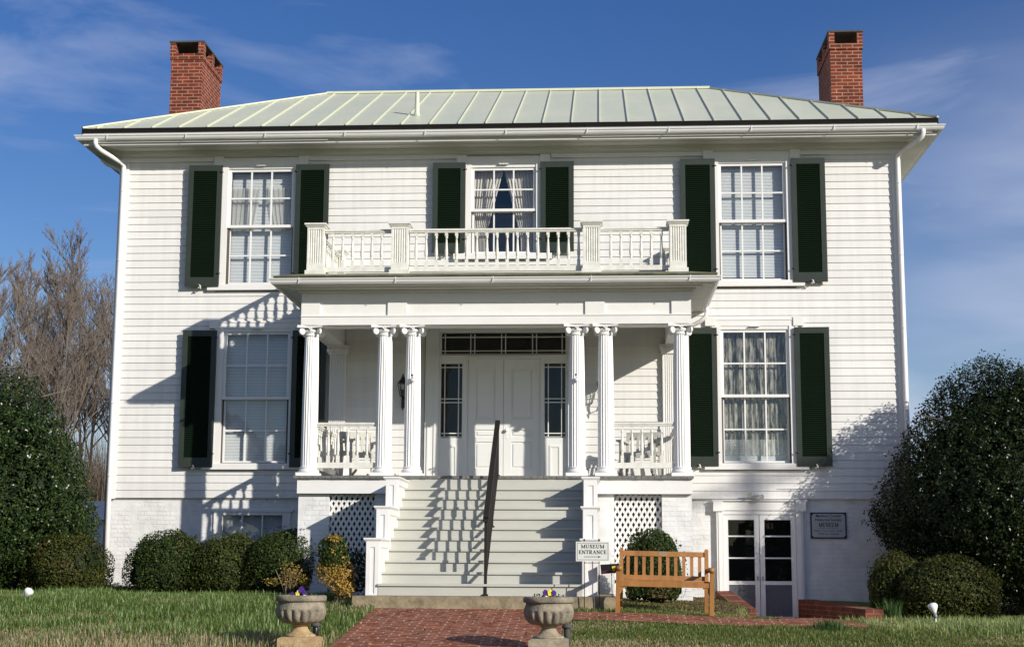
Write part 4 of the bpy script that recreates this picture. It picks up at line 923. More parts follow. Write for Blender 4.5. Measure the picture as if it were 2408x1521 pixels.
# ------------------------------------------------------------------ bench
bz = g1(2.3, -5.6)+.005
bn = thing('garden_bench', (2.36, -5.55, bz), 'slatted orange teak garden bench with rolled arms beside the brick path', 'bench', None, radians(.5))
bn.rotation_euler = (0, radians(1.1), radians(-.5))
def P(mb, n): return mb.build(n, M['teak'], bn, local=True)
for s_ in (-1, 1):
    x = s_*.575
    w = MB(); w.box(x-.027, x+.027, -.03, .025, 0, .545); P(w, 'leg')
    x2 = s_*.535
    w = MB(); w.extr([(x2-.024, .40), (x2+.024, .40), (x2+.024, .455), (x2-.024, .455)], 0, .42); w.obox((x2, .455, .60), (.024, 0, 0), (0, .027, 0), (0, .06, .20)); w.frus(x2-.024, x2+.024, .49, .545, .795, x2-.015, x2+.015, .50, .535, .815); P(w, 'leg')
    w = MB(); xa = s_*.565; w.box(xa-.035, xa+.035, -.01, .47, .545, .57); w.tube([(xa-.036, -.03, .552), (xa+.036, -.03, .552)], .032, 14); P(w, 'armrest')
    w = MB(); x3 = s_*.53
    w.extr([(0, 0), (s_*-.09, 0), (s_*-.075, -.012), (s_*-.03, -.035), (s_*-.012, -.08), (0, -.10)], -.01, .015, T=lambda p: (s_*.548+p[0], p[2], .335+p[1])); P(w, 'corner_bracket')
w = MB(); w.box(-.548, .548, -.022, .012, .335, .395)
for k in range(8): y = .03+k*.052; w.box(-.548, .548, y, y+.042, .395, .413)
P(w, 'seat')
w = MB(); w.obox((0, .50, .745), (.511, 0, 0), (0, .014, 0), (0, .01, .032)); w.obox((0, .432, .445), (.511, 0, 0), (0, .014, 0), (0, .007, .03))
for k in range(10): x = -.45+.10*k; w.obox((x, .466, .595), (.0205, 0, 0), (0, .008, 0), (0, .032, .13))
P(w, 'backrest')
w = MB(); w.obox((-.02, .486, .745), (.047, 0, 0), (0, .002, 0), (0, .0005, .021)); w.build('plaque', M['plaque_metal'], bn, local=True)

# ------------------------------------------------------------------ lettering
GL = {  # strokes (x0,y0,x1,y1,weight) on a unit-height capital
 'M': (1.0, [(.12, 0, .12, 1, 0), (.12, 1, .5, .05, 1), (.5, .05, .88, 1, 0), (.88, 0, .88, 1, 1), (.0, 0, .25, 0, 0), (.72, 0, 1, 0, 0), (0, 1, .15, 1, 0), (.85, 1, 1, 1, 0)]),
 'U': (.85, [(.17, 1, .17, .3, 1), (.17, .3, .24, .08, 1), (.24, .08, .42, 0, 1), (.42, 0, .62, .08, 0), (.62, .08, .68, .3, 0), (.68, .3, .68, 1, 0), (.02, 1, .32, 1, 0), (.54, 1, .82, 1, 0)]),
 'S': (.62, [(.52, .82, .40, .97, 0), (.40, .97, .22, .97, 0), (.22, .97, .10, .8, 1), (.10, .8, .16, .62, 1), (.16, .62, .44, .42, 1), (.44, .42, .54, .24, 1), (.54, .24, .44, .05, 1), (.44, .05, .22, .02, 0), (.22, .02, .08, .16, 0), (.52, .7, .52, 1, 0), (.08, 0, .08, .3, 0)]),
 'E': (.72, [(.17, 0, .17, 1, 1), (.02, 1, .62, 1, 0), (.02, 0, .66, 0, 0), (.17, .52, .48, .52, 0), (.62, .8, .62, 1, 0), (.66, 0, .66, .22, 0), (.48, .4, .48, .64, 0)]),
 'N': (.9, [(.14, 0, .14, 1, 0), (.14, 1, .76, 0, 1), (.76, 0, .76, 1, 0), (0, 0, .28, 0, 0), (0, 1, .2, 1, 0), (.62, 1, .9, 1, 0)]),
 'T': (.75, [(.37, 0, .37, 1, 1), (.04, 1, .70, 1, 0), (.04, .78, .04, 1, 0), (.70, .78, .70, 1, 0), (.22, 0, .52, 0, 0)]),
 'R': (.82, [(.16, 0, .16, 1, 1), (.02, 1, .42, 1, 0), (.42, 1, .6, .88, 1), (.6, .88, .6, .64, 1), (.6, .64, .42, .5, 1), (.42, .5, .16, .5, 0), (.38, .5, .66, 0, 1), (.02, 0, .32, 0, 0), (.62, 0, .82, 0, 0)]),
 'A': (.85, [(.12, 0, .42, 1, 0), (.42, 1, .72, 0, 1), (.24, .36, .62, .36, 0), (0, 0, .24, 0, 0), (.58, 0, .86, 0, 0)]),
 'C': (.75, [(.64, .76, .54, .95, 0), (.54, .95, .34, 1, 0), (.34, 1, .14, .8, 1), (.14, .8, .08, .5, 1), (.08, .5, .14, .2, 1), (.14, .2, .36, 0, 1), (.36, 0, .56, .05, 0), (.56, .05, .68, .24, 0), (.64, .7, .64, 1, 0)]),
}
def letters(w, text, cx, z, H, y, gap=.12, tw=.085, tk=.19, maxw=None):
    tot = sum(GL[c][0] for c in text)+gap*(len(text)-1); sc = H if not maxw else min(H*1.0, 99); sx = (maxw/tot) if maxw else H; x = cx-tot*sx/2
    for c in text:
        W_, strokes = GL[c]
        for x0, z0, x1, z1, wt_ in strokes:
            a = Vector((x+x0*sx, 0, z+z0*H)); b = Vector((x+x1*sx, 0, z+z1*H)); d = b-a; L = d.length/2+H*.02; d.normalize(); n_ = Vector((-d.z, 0, d.x)); h = H*(tk if wt_ else tw)/2
            w.obox(((a.x+b.x)/2, y, (a.z+b.z)/2), d*L, n_*h, (0, .0012, 0))
        x += (W_+gap)*sx
def fonttext(s, size, cx, y, z, m, parent, name='lettering', bold=.0):
    cu = bpy.data.curves.new('t', 'FONT'); cu.body = s; cu.size = size; cu.align_x = 'CENTER'; cu.offset = bold; cu.extrude = .0008
    to = bpy.data.objects.new('t', cu); C.objects.link(to); dg = bpy.context.evaluated_depsgraph_get(); me = bpy.data.meshes.new_from_object(to.evaluated_get(dg))
    bpy.data.objects.remove(to)
    vs = [(cx+v.co.x, y-v.co.z, z+v.co.y) for v in me.vertices]; fs = [tuple(p.vertices) for p in me.polygons]; bpy.data.meshes.remove(me)
    mb = MB(); mb.add(vs, fs); return mb.build(name, m, parent)
# museum entrance sign
sgz = g1(1.48, -5.42)
sg = thing('entrance_sign', (1.479, -5.42, sgz), 'white museum entrance sign with an arrow on thin iron stakes beside the bench', 'sign')
yS = -5.42
w = MB(); w.box(1.272, 1.690, yS-.006, yS+.006, .120, .362); pn = w.build('sign_panel', M['sign_white'], sg)
w = MB(); a, b, c, d = 1.288, 1.674, .136, .346
for q in ((a, b, c, c+.004), (a, b, d-.004, d), (a, a+.004, c, d), (b-.004, b, c, d)): w.box(q[0], q[1], yS-.0075, yS-.006, q[2], q[3])
w.build('sign_border', M['ink'], pn)
w = MB(); letters(w, 'MUSEUM', 1.481, .282, .043, yS-.0078, maxw=.285); letters(w, 'ENTRANCE', 1.481, .212, .043, yS-.0078, maxw=.345)
w.box(1.375, 1.55, yS-.0085, yS-.0062, .172, .178); w.add([(1.55, yS-.0085, .186), (1.55, yS-.0085, .164), (1.585, yS-.0085, .175)], [(0, 1, 2)])
w.build('lettering', M['ink'], pn)
w = MB()
for x in (1.375, 1.56): w.tube([(x, yS+.012, sgz-.12), (x, yS+.012, .375)], .006, 6); w.lathe(x, yS+.012, [(.004, .372), (.013, .38), (.008, .392), (.002, .40)], 6)
w.tube([(1.375, yS+.012, .1), (1.56, yS+.012, .1)], .005, 6)
w.build('stake', M['iron'], sg)
# brochure box
bxz = g1(1.68, -5.2)
bx = thing('brochure_box', (1.72, -5.15, bxz), 'black brochure box with a yellow emblem on a thin wire stake behind the bench', 'box')
w = MB(); w.obox((1.70, -5.12, .030), (.115, -.01, .008), (.005, .05, 0), (-.006, 0, .058)); bb = w.build('box_body', M['black'], bx)
w = MB(); w.obox((1.70, -5.172, -.008), (.105, -.009, .007), (0, .002, 0), (-.002, 0, .018)); w.build('red_band', mat('dark_red', (.09, .015, .012), .5), bb)
w = MB()
for dx, dz, r in ((-.0, .025, .016), (.018, .012, .014), (.006, -.005, .015), (.022, .034, .010)): w.tube([(1.735+dx, -5.176, .022+dz), (1.735+dx, -5.1805, .022+dz)], r, 8)
w.build('emblem', M['yellow'], bb)
w = MB(); w.tube([(1.715, -5.12, -.03), (1.73, -5.13, bxz-.08)], .006, 6); w.tube([(1.71, -5.12, .08), (1.708, -5.12, .11)], .005, 6); w.build('stake', M['plaque_metal'], bx)

# wall plaque
pl = thing('wall_plaque', (5.21, -.0, .73), 'grey museum name and hours plaque screwed to the shaded brick wall', 'plaque')
w = MB(); w.box(4.925, 5.495, .006, .029, .527, .942); w.build('plaque_border', M['navy'], pl)
w = MB(); a, b, c, d = 4.947, 5.473, .549, .920; ch = .03
w.extr([(a+ch, c), (b-ch, c), (b, c+ch), (b, d-ch), (b-ch, d), (a+ch, d), (a, d-ch), (a, c+ch)], 0, .003, T=lambda p: (p[0], .0055-p[2], p[1])); pp = w.build('plaque_panel', M['plaque'], pl)
fonttext('Madison County', .060, 5.21, .0018, .868, M['ink'], pp, bold=.001); fonttext('Historical Society', .060, 5.21, .0018, .806, M['ink'], pp, bold=.001)
w = MB(); letters(w, 'MUSEUM', 5.21, .715, .062, .0014, maxw=.31); w.box(5.03, 5.36, .0005, .0024, .692, .696); w.build('lettering', M['ink'], pp)
fonttext('Hours: Tues, Thurs, Friday', .042, 5.21, .0018, .640, M['navy'], pp); fonttext('10:00 am - 2:00 pm', .042, 5.21, .0018, .590, M['navy'], pp)

# flood light over the basement door
o = thing('floodlight', (4.05, -.03, 1.16), 'small twin spotlight fixed above the basement museum door', 'floodlight')
w = MB(); w.tube([(4.05, -.02, 1.20), (4.05, -.07, 1.20)], .05, 14); w.build('mount', M['pipe'], o)
for s_ in (-1, 1):
    w = MB(); c0 = Vector((4.05+s_*.03, -.08, 1.20)); d = Vector((s_*.5, -.75, -.2 if s_ > 0 else .1)).normalized(); w.tube([c0, c0+d*.05, c0+d*.06, c0+d*.12], [.018, .02, .03, .045], 12); w.build('lamp_head', M['pipe'] if s_ > 0 else M['greywood'], o)

# ------------------------------------------------------------------ urns
def urn(x, y, nm, tilt, kind):
    z0 = g1(x, y)-.02
    o = thing('stone_urn', (x, y, z0), nm, 'urn', 'stone urns flanking the brick path'); zr = -.258
    w = MB(); w.box(x-.20, x+.20, y-.20, y+.20, z0, -.70); w.frus(x-.20, x+.20, y-.20, y+.20, -.70, x-.17, x+.17, y-.17, y+.17, -.685)
    w.lathe(x, y, [(.158, -.686), (.162, -.672), (.15, -.662), (.135, -.656), (.10, -.635), (.078, -.60), (.072, -.575), (.088, -.568), (.092, -.558), (.082, -.553), (.08, -.545)], 32); w.build('pedestal', M['urn_foot'] if kind == 0 else mat('cast_stone_foot_grey', (.42, .37, .28), .9, .15, var=.5, vscale=12, bump=.6, bscale=50, dark=(.22, .18, .12)), o)
    def mod(r, a, z, k):
        if -.545 < z < -.405: 
            t = (a*18/(2*pi)) % 1.0; amp = min(1, (z+.545)/.04, (-.405-z)/.02); return r*(1-.13*amp*abs(cos(pi*t))**4)
        return r*(1+.006*sin(7*a+z*50))
    pr = [(.07, -.556), (.12, -.553), (.17, -.545), (.21, -.528), (.238, -.502), (.254, -.47), (.260, -.435), (.259, -.405), (.254, -.385), (.247, -.365), (.240, -.345), (.236, -.333), (.238, -.327), (.26, -.322), (.266, -.30), (.264, -.28), (.256, -.268), (.24, -.262), (.222, -.262), (.215, -.28), (.21, -.30), (.10, -.305)]
    pr2 = []
    for (r0, z0_), (r1, z1_) in zip(pr, pr[1:]):
        for t in (0, .5): pr2.append((r0+(r1-r0)*t, z0_+(z1_-z0_)*t))
    pr2.append(pr[-1]); w = MB(); w.lathe(x, y, pr2, 144, True, mod); w.build('bowl', M['urn'], o)
    w = MB(); w.lathe(x, y, [(.209, -.30), (.209, -.285), (.05, -.275)], 24); w.build('soil', M['soil'], o)
    return o
urn(-1.537, -8.6, 'tan stone urn planted with pansies at the left edge of the path', 0, 0)
urn(1.045, -8.6, 'grey weathered stone urn planted with pansies at the right edge of the path', 0, 1)
def pansy(x, y, spec, label):
    o = thing('pansy_plant', (x, y, -.28), label, 'flowers', 'pansies in the urns')
    w = MB(); rr = random.Random(int(x*100)+9)
    for k in range(90):
        a = rr.uniform(0, 2*pi); r = rr.uniform(0, .17); px, py = x+r*cos(a), y+r*sin(a)*.8; h = rr.uniform(.0, .035); d = Vector((rr.uniform(-1, 1), rr.uniform(-1, 1), rr.uniform(.2, 1))).normalized()*.016; e_ = d.cross(Vector((rr.random(), rr.random(), rr.random()))).normalized()*.008; c0 = Vector((px, py, -.275+h))
        w.add([c0-d, c0+e_, c0+d, c0-e_], [(0, 1, 2, 3)])
    w.build('foliage', mat('pansy_leaf', (.06, .11, .03), .6, .3), o)
    for dx, dz, mm, r in spec:
        r *= 1.3
        w = MB(); c0 = Vector((x+dx, y-.10, -.262+dz)); f0 = Vector((.25, -1, .25)).normalized(); rt = f0.cross(Vector((0, 0, 1))).normalized(); up = rt.cross(f0)
        for a, q in ((90, 1.0), (150, .8), (30, .8), (225, .85), (315, .85)):
            r *= 1.0; c1 = c0+(rt*cos(radians(a))+up*sin(radians(a)))*r*.55
            w.tube([c1+f0*.0, c1+f0*.003], [r*.62*q, r*.5*q], 8)
        w.tube([c0-Vector((0, 0, .03)), c0], .002, 4)
        w.build('flower', M[mm], o)
pansy(-1.537, -8.6, [(.02, .055, 'purple', .026), (.05, .025, 'purple', .02), (-.01, .035, 'paleyel', .014), (-.02, .015, 'yellow', .018), (-.075, .015, 'purple', .014), (.055, .008, 'paleyel', .012)], 'purple and yellow pansies growing in the tan stone urn')
pansy(1.045, -8.6, [(-.03, .035, 'purple', .026), (.02, .035, 'yellow', .026), (.055, .035, 'purple', .022), (-.015, .012, 'paleyel', .016)], 'dark purple and bright yellow pansies growing in the grey stone urn')
# path lights behind the urns
for x, y, lab, mm in ((-1.45, -8.22, 'black cylindrical path light standing behind the left urn', 'black'), (1.225, -8.22, 'scuffed grey path light with a dark head behind the right urn', 'capstone')):
    z0 = g1(x, y); o = thing('path_light', (x, y, z0), lab, 'path light')
    w = MB(); w.lathe(x, y, [(.032, z0-.02), (.034, z0+.17), (.030, z0+.18)], 14); w.build('light_post', M[mm], o)
    w = MB(); w.lathe(x, y, [(.030, z0+.18), (.055, z0+.19), (.055, z0+.205), (.03, z0+.235), (.008, z0+.245)], 14); w.build('light_cap', M['capstone'], o)

# spotlights in the lawn
def bulb(x, y, top, tilt, lab):
    z0 = g1(x, y); o = thing('ground_spotlight', (x, y, z0), lab, 'spotlight', 'white spotlights in the lawn'); d = Vector(tilt).normalized()
    b0 = Vector((x, y, top))-d*.10
    w = MB(); w.tube([(x-.0+d.x*-.1, y, z0-.05), b0-d*.05], .010, 7); w.lathe(b0.x-d.x*.05, y, [(.022, z0+.0), (.022, z0+.04)], 8); w.build('stake', M['lens'], o)
    w = MB(); w.tube([b0-d*.06, b0-d*.0], [.022, .024], 10); w.build('socket', M['plaque_metal'] if x > 0 else M['lens'], o)
    w = MB(); w.tube([b0, b0+d*.03, b0+d*.07, b0+d*.10, b0+d*.125, b0+d*.138], [.022, .034, .058, .064, .052, .02], 18); w.build('bulb', M['lens'], o)
bulb(-6.02, -4.5, -.30, (.55, -.1, .8), 'white spotlight leaning right in the tall grass by the left shrub')
bulb(5.83, -4.5, -.42, (-.22, .1, 1), 'white spotlight bulb pointing up in front of the right shrub')

# retaining walls
def rwall(p0, p1, th, zt0, zt1, zb, label):
    w = MB(); p0 = Vector(p0); p1 = Vector(p1); d = (p1-p0).normalized(); n = Vector((-d.y, d.x))*th
    a, b, c, e_ = p0, p1, p1+n, p0+n
    w.add([(a.x, a.y, zb), (b.x, b.y, zb), (c.x, c.y, zb), (e_.x, e_.y, zb), (a.x, a.y, zt0), (b.x, b.y, zt1), (c.x, c.y, zt1), (e_.x, e_.y, zt0)], [(0, 3, 2, 1), (4, 5, 6, 7), (0, 1, 5, 4), (1, 2, 6, 5), (2, 3, 7, 6), (3, 0, 4, 7)])
    top(w, 'retaining_wall', M['retain'], label, 'low wall', 'low brick walls at the basement door')
rwall((4.69, -.02), (5.235, -3.0), .26, -.425, -.508, -.95, 'low brick wall right of the basement door with sunlit end')
rwall((3.40, -.02), (3.485, -3.0), .25, -.30, -.515, -.95, 'low brick wall left of the basement door behind the bench')

# ------------------------------------------------------------------ vegetation
def leaves(P, Nn, size, aspect=.55, jitter=.7, fold=False):
    n = len(P); rnd = NR.normal(size=(n, 3)); nn = Nn+rnd*jitter; nn /= np.linalg.norm(nn, axis=1, keepdims=True)
    r2 = NR.normal(size=(n, 3)); t = np.cross(nn, r2); t /= np.linalg.norm(t, axis=1, keepdims=True); b = np.cross(nn, t)
    s = (size*NR.uniform(.65, 1.3, n))[:, None]
    V = np.stack([P-t*s, P-b*s*aspect+t*s*.1, P+t*s, P+b*s*aspect+t*s*.1], 1).reshape(-1, 3)
    Fq = np.arange(4*n).reshape(n, 4); return V, Fq
def lumpy(c, rad, n, seed, shell=.22, lump=.12, zmin=None, sq=1.0, freq=3.0):
    rs = np.random.RandomState(seed); d = rs.normal(size=(n, 3)); d /= np.linalg.norm(d, axis=1, keepdims=True)
    k = rs.normal(size=(7, 3))*freq; ph = rs.uniform(0, 6, 7); f = sum(np.sin(d@k[i]+ph[i]) for i in range(7))/7
    p_ = 2.0 if sq == 1.0 else sq; se = 1/np.power((np.abs(d)**p_).sum(1), 1/p_)
    R = (1+lump*f*1.3)*se; dep = 1-shell*rs.rand(n)**1.6
    P = np.asarray(c)+d*np.asarray(rad)*(R*dep)[:, None]; nn = d/np.asarray(rad); nn /= np.linalg.norm(nn, axis=1, keepdims=True)
    return P, nn, dep
def tints(n, cols, w_, per=4, rs=NR, vary=.25):
    cols = np.array(cols); i = rs.choice(len(cols), n, p=np.array(w_)/sum(w_)); t = cols[i]*(1+rs.uniform(-vary, vary, (n, 1))); return np.repeat(t, per, 0)
def trunkm(x, y, z0, z1, parent, k=5, spread=.25, r=.02, seed=0):
    rr = random.Random(seed); w = MB()
    for i in range(k):
        a = rr.uniform(0, 2*pi); s_ = rr.uniform(.2, 1)*spread; w.tube([(x+.03*cos(a), y+.03*sin(a), z0-.05), (x+s_*.5*cos(a), y+s_*.5*sin(a), (z0+z1)/2), (x+s_*cos(a), y+s_*sin(a), z1)], [r, r*.7, r*.35], 6)
    return w.build('stem', M['twig'], parent)
BOX = [(.022, .042, .008), (.036, .062, .011), (.058, .085, .015), (.09, .11, .025)]
def boxwood(x, y, rx, ry, zt, seed, label, group, cols=BOX, wts=(4, 4, 3, 1), n=15000, size=.017, name='boxwood_shrub', zlow=None, lump=.19):
    z0 = g1(x, y); o = thing(name, (x, y, z0), label, 'shrub', group)
    zc = z0+.40*(zt-z0); rz = (zt-zc); P, nn, dep = lumpy((x, y, zc), (rx, ry, rz), int(n*1.25), seed, .20, lump, sq=2.4, freq=3.4)
    P2, n2, d2 = lumpy((x, y, zc), (rx*1.0, ry, rz), int(n*.07), seed, -.03, lump, sq=2.4, freq=3.4); P = np.concatenate([P, P2]); nn = np.concatenate([nn, n2])
    low = zlow if zlow is not None else z0+.01
    rs = np.random.RandomState(seed)
    for q in range(16):      # stray shoots
        j0 = rs.randint(len(P)); u = np.linspace(0, 1, 16)[:, None]; dv = nn[j0]*.6+np.array([0, 0, .8])+rs.normal(size=3)*.25; P = np.concatenate([P, P[j0]+dv*u*rs.uniform(.05, .11)+rs.normal(size=(16, 3))*.008]); nn = np.concatenate([nn, np.tile(nn[j0], (16, 1))])
    k = P[:, 2] > low; P, nn = P[k], nn[k]
    V, Fq = leaves(P, nn, size, .6, .55); T_ = tints(len(P), cols, wts, rs=rs)
    for q in range(4):
        c0 = P[rs.randint(len(P))]; w_ = np.exp(-((P-c0)**2).sum(1)/(2*rs.uniform(.05, .11)**2)); m0 = np.repeat(rs.rand(len(P)) < w_*.6, 4); T_[m0] = np.array([.17, .11, .045])*rs.uniform(.7, 1.2)
    npmesh('foliage', V, Fq, M['leaf'], T_, o, off=(x, y, z0))
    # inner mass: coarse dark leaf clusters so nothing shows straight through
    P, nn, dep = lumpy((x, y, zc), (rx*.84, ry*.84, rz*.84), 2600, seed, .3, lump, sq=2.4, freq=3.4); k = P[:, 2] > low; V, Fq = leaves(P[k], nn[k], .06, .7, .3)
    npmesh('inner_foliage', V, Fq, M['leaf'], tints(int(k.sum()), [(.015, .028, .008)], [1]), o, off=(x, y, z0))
    trunkm(x, y, z0, zc+.1, o, 6, rx*.5, .022, seed); return o
GB = 'clipped boxwoods along the house front'
OLV = [(.040, .052, .009), (.062, .07, .011), (.09, .09, .016), (.035, .045, .009)]
boxwood(-6.555, -1.7, .615, .60, .53, 1, 'round olive green shrub beside the left corner of the house', GB, OLV)
boxwood(-5.02, -1.6, .60, .55, .535, 2, 'dark green boxwood, leftmost of the three under the basement window', GB)
boxwood(-4.02, -1.75, .58, .55, .50, 3, 'lower boxwood in the middle of the three under the basement window', GB, [(.03, .052, .010), (.05, .075, .012), (.075, .092, .018), (.11, .10, .03)])
boxwood(-3.12, -1.95, .62, .55, .58, 4, 'tallest boxwood, nearest the steps, behind the left urn', GB, BOX, (4, 4, 3, 2))
boxwood(2.30, -3.3, .415, .40, .51, 5, 'rounded boxwood growing behind the teak bench', GB, n=13000, zlow=-.36)
boxwood(5.86, -2.05, .40, .35, .29, 6, 'small bushy green shrub left of the right spotlight shrub', GB, OLV, n=7000)
boxwood(6.50, -2.35, .72, .60, .20, 7, 'broad olive shrub behind the right ground spotlight', GB, OLV, n=17000)
GOLD = [(.48, .30, .07), (.38, .24, .05), (.25, .20, .04), (.55, .38, .13)]
# two-tone shrub at the lattice
x, y = -1.83, -4.75; z0 = g1(x, y); o = thing('variegated_shrub', (x, y, z0), 'ragged shrub with green top and straw gold lower leaves beside the steps', 'shrub')
P, nn, dep = lumpy((x-.06, y, .19), (.19, .2, .25), 3500, 21, .5, .25); V, Fq = leaves(P, nn, .018, .6, .7); npmesh('foliage', V, Fq, M['leaf'], tints(len(P), BOX+GOLD[:1], (3, 4, 3, 1, .6)), o, off=(x, y, z0))
PP = []; 
for c, r, n in (((x+.02, y-.05, -.07), (.24, .2, .22), 1700), ((x-.2, y-.05, .0), (.09, .1, .16), 350), ((x-.06, y-.05, .40), (.12, .1, .06), 220), ((x+.1, y-.1, -.25), (.15, .12, .12), 450)): PP.append(lumpy(c, r, n, int(abs(c[0]*77)), .8, .3)[0])
P = np.concatenate(PP); P = P[P[:, 2] > z0]; V, Fq = leaves(P, NR.normal(size=P.shape), .018, .55, 1); ob = npmesh('gold_foliage', V, Fq, M['leaf'], tints(len(P), GOLD, (2, 2, 1, 1)), o, off=(x, y, z0)); ob['label'] = 'straw gold lower leaves'
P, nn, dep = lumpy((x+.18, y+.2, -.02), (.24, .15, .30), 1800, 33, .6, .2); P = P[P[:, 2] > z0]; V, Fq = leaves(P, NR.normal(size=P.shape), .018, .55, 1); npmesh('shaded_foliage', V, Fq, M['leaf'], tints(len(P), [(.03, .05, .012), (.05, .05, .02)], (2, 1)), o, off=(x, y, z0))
trunkm(x, y, z0, .2, o, 6, .2, .012, 4)
x, y = -2.77, -3.35; z0 = g1(x, y); o = thing('gold_twig_shrub', (x, y, z0), 'sparse twiggy shrub with straw gold leaves in front of the tallest boxwood', 'shrub')
PP = [lumpy((x+.02, y, -.08), (.17, .1, .18), 600, 41, .8, .3)[0], lumpy((x-.22, y, -.17), (.14, .08, .07), 170, 42, .8, .3)[0], lumpy((x+.2, y, -.18), (.12, .08, .12), 200, 43, .8, .3)[0]]
P = np.concatenate(PP); P = P[P[:, 2] > z0]; V, Fq = leaves(P, NR.normal(size=P.shape), .016, .55, 1); npmesh('foliage', V, Fq, M['leaf'], tints(len(P), GOLD+[(.08, .10, .02)], (2, 2, 2, 1, 3)), o, off=(x, y, z0))
trunkm(x, y, z0, .0, o, 9, .28, .007, 5)

def holly(cx, cy, rx, ry, zt, zb, seed, label, n, clip=None, cone=.3, br=1.0):
    z0 = g1(cx, cy); o = thing('holly_tree', (cx, cy, z0), label, 'tree', 'holly trees flanking the house'); rs = np.random.RandomState(seed)
    zc = zb+(zt-zb)*.38
    # clusters of leaves on short twigs around the crown
    nc = n//12; d = rs.normal(size=(nc, 3)); d /= np.linalg.norm(d, axis=1, keepdims=True)
    k = rs.normal(size=(9, 3))*3.2; ph = rs.uniform(0, 6, 9); f = sum(np.sin(d@k[i]+ph[i]) for i in range(9))/9
    rz = np.where(d[:, 2] > 0, zt-zc, zc-zb); dep = 1-.20*rs.rand(nc)**1.6; out = rs.rand(nc) < .035; dep[out] = rs.uniform(1.01, 1.06, out.sum())
    R = (1+.20*f)*dep
    tp = 1-cone*np.clip(d[:, 2]*R, 0, 1)
    Cc = np.stack([cx+d[:, 0]*rx*R*tp, cy+d[:, 1]*ry*R*tp, zc+d[:, 2]*rz*R], 1)
    nn = d/np.array([rx, ry, (zt-zb)/2]); nn /= np.linalg.norm(nn, axis=1, keepdims=True)
    axis = nn*1+np.array([0, 0, .6])+rs.normal(size=(nc, 3))*.35; axis /= np.linalg.norm(axis, axis=1, keepdims=True)
    m_ = 12; u = rs.uniform(-.09, .09, (nc, m_, 1)); P = (Cc[:, None]+axis[:, None]*u+rs.normal(size=(nc, m_, 3))*.032).reshape(-1, 3); Nn = np.repeat(nn*.7+axis*.5, m_, 0)
    kk = (P[:, 2] > z0+.02)
    if clip: kk &= clip(P)
    P, Nn = P[kk], Nn[kk]; V, Fq = leaves(P, Nn, .0235, .52, .75)
    npmesh('crown', V, Fq, M['holly'], tints(len(P), np.array([(.018, .036, .009), (.030, .056, .013), (.052, .078, .017), (.10, .115, .03)])*br, (4, 4, 2, .3), rs=rs), o, off=(cx, cy, z0))
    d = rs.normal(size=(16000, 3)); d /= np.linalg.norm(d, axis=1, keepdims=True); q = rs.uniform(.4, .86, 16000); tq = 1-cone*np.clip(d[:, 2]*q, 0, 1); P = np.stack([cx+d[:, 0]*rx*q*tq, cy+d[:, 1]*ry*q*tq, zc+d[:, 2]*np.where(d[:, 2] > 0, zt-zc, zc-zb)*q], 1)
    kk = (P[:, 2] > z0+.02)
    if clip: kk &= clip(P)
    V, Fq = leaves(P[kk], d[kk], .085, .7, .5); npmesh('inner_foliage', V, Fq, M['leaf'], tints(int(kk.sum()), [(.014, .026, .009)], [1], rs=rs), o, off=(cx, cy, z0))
    w = MB(); w.tube([(cx, cy, z0-.1), (cx+.02, cy, z0+1.2), (cx-.05, cy+.03, zt-.6)], [.10, .08, .02], 8)
    for i in range(14):
        a = i*2.4; z = z0+.4+i*.18; w.tube([(cx, cy, z), (cx+cos(a)*rx*.45, cy+sin(a)*ry*.45, z+.25), (cx+cos(a)*rx*.8, cy+sin(a)*ry*.8, z+.4)], [.03, .018, .006], 5)
    w.build('trunk', M['bark'], o)
holly(-8.20, -1.3, 1.98, 1.45, 3.05, -.50, 61, 'large glossy holly tree at the left edge in front of the bare trees', 90000, lambda P: ~((P[:, 0] > -6.63) & (P[:, 1] > -.08)), .12, .95)
holly(7.92, -1.15, 2.28, 1.50, 3.20, -.5, 62, 'tall dark holly tree covering the right corner of the house', 110000, lambda P: ~((P[:, 0] < 6.66) & (P[:, 1] > -.08)), .3, .58)

# grass tufts
def tuft(x, y, n, h, w_, label, seed, name='lily_clump'):
    rs = np.random.RandomState(seed); z0 = g1(x, y)
    a = rs.uniform(0, 2*pi, n); r = rs.uniform(0, w_, n)**1.0; px, py = x+r*np.cos(a), y+r*np.sin(a); L = h*rs.uniform(.5, 1.1, n); lean = rs.uniform(.1, .6, n); az = a+rs.normal(size=n)*.5
    V, Fq = blades(px, py, np.full(n, z0-.01), L, lean, az, .012*np.ones(n)); t = tints(n, [(.05, .12, .03), (.09, .17, .05), (.14, .20, .08)], (3, 3, 2), 5, rs)
    o = npmesh(name, V, Fq, M['blade'], t); o.location = (0, 0, 0); tag(o, label, 'plant'); return o
def btri(n):
    b0 = np.arange(n)[:, None]*5; return np.concatenate([b0+np.array([[0, 1, 2]]), b0+np.array([[0, 2, 4]]), b0+np.array([[4, 2, 3]])], 0)
def blades(px, py, pz, L, lean, az, wd):
    n = len(px); dx, dy = np.cos(az), np.sin(az); sx, sy = -dy, dx
    b = np.stack([px, py, pz], 1); mid = b+np.stack([dx*lean*L*.35, dy*lean*L*.35, L*.62], 1); tip = b+np.stack([dx*lean*L, dy*lean*L, L*(1-.3*lean)], 1)
    s = np.stack([sx*wd*.5, sy*wd*.5, 0*wd], 1)
    V = np.stack([b-s, b+s, mid+s*.8, tip, mid-s*.8], 1).reshape(-1, 3); return V, btri(n)
tuft(5.60, -2.85, 130, .36, .16, 'clump of long blue green leaves beside the end of the right brick wall', 71)
tuft(4.22, -6.45, 200, .16, .22, 'tall grassy clump at the path edge in front of the basement door', 72, 'grass_clump')
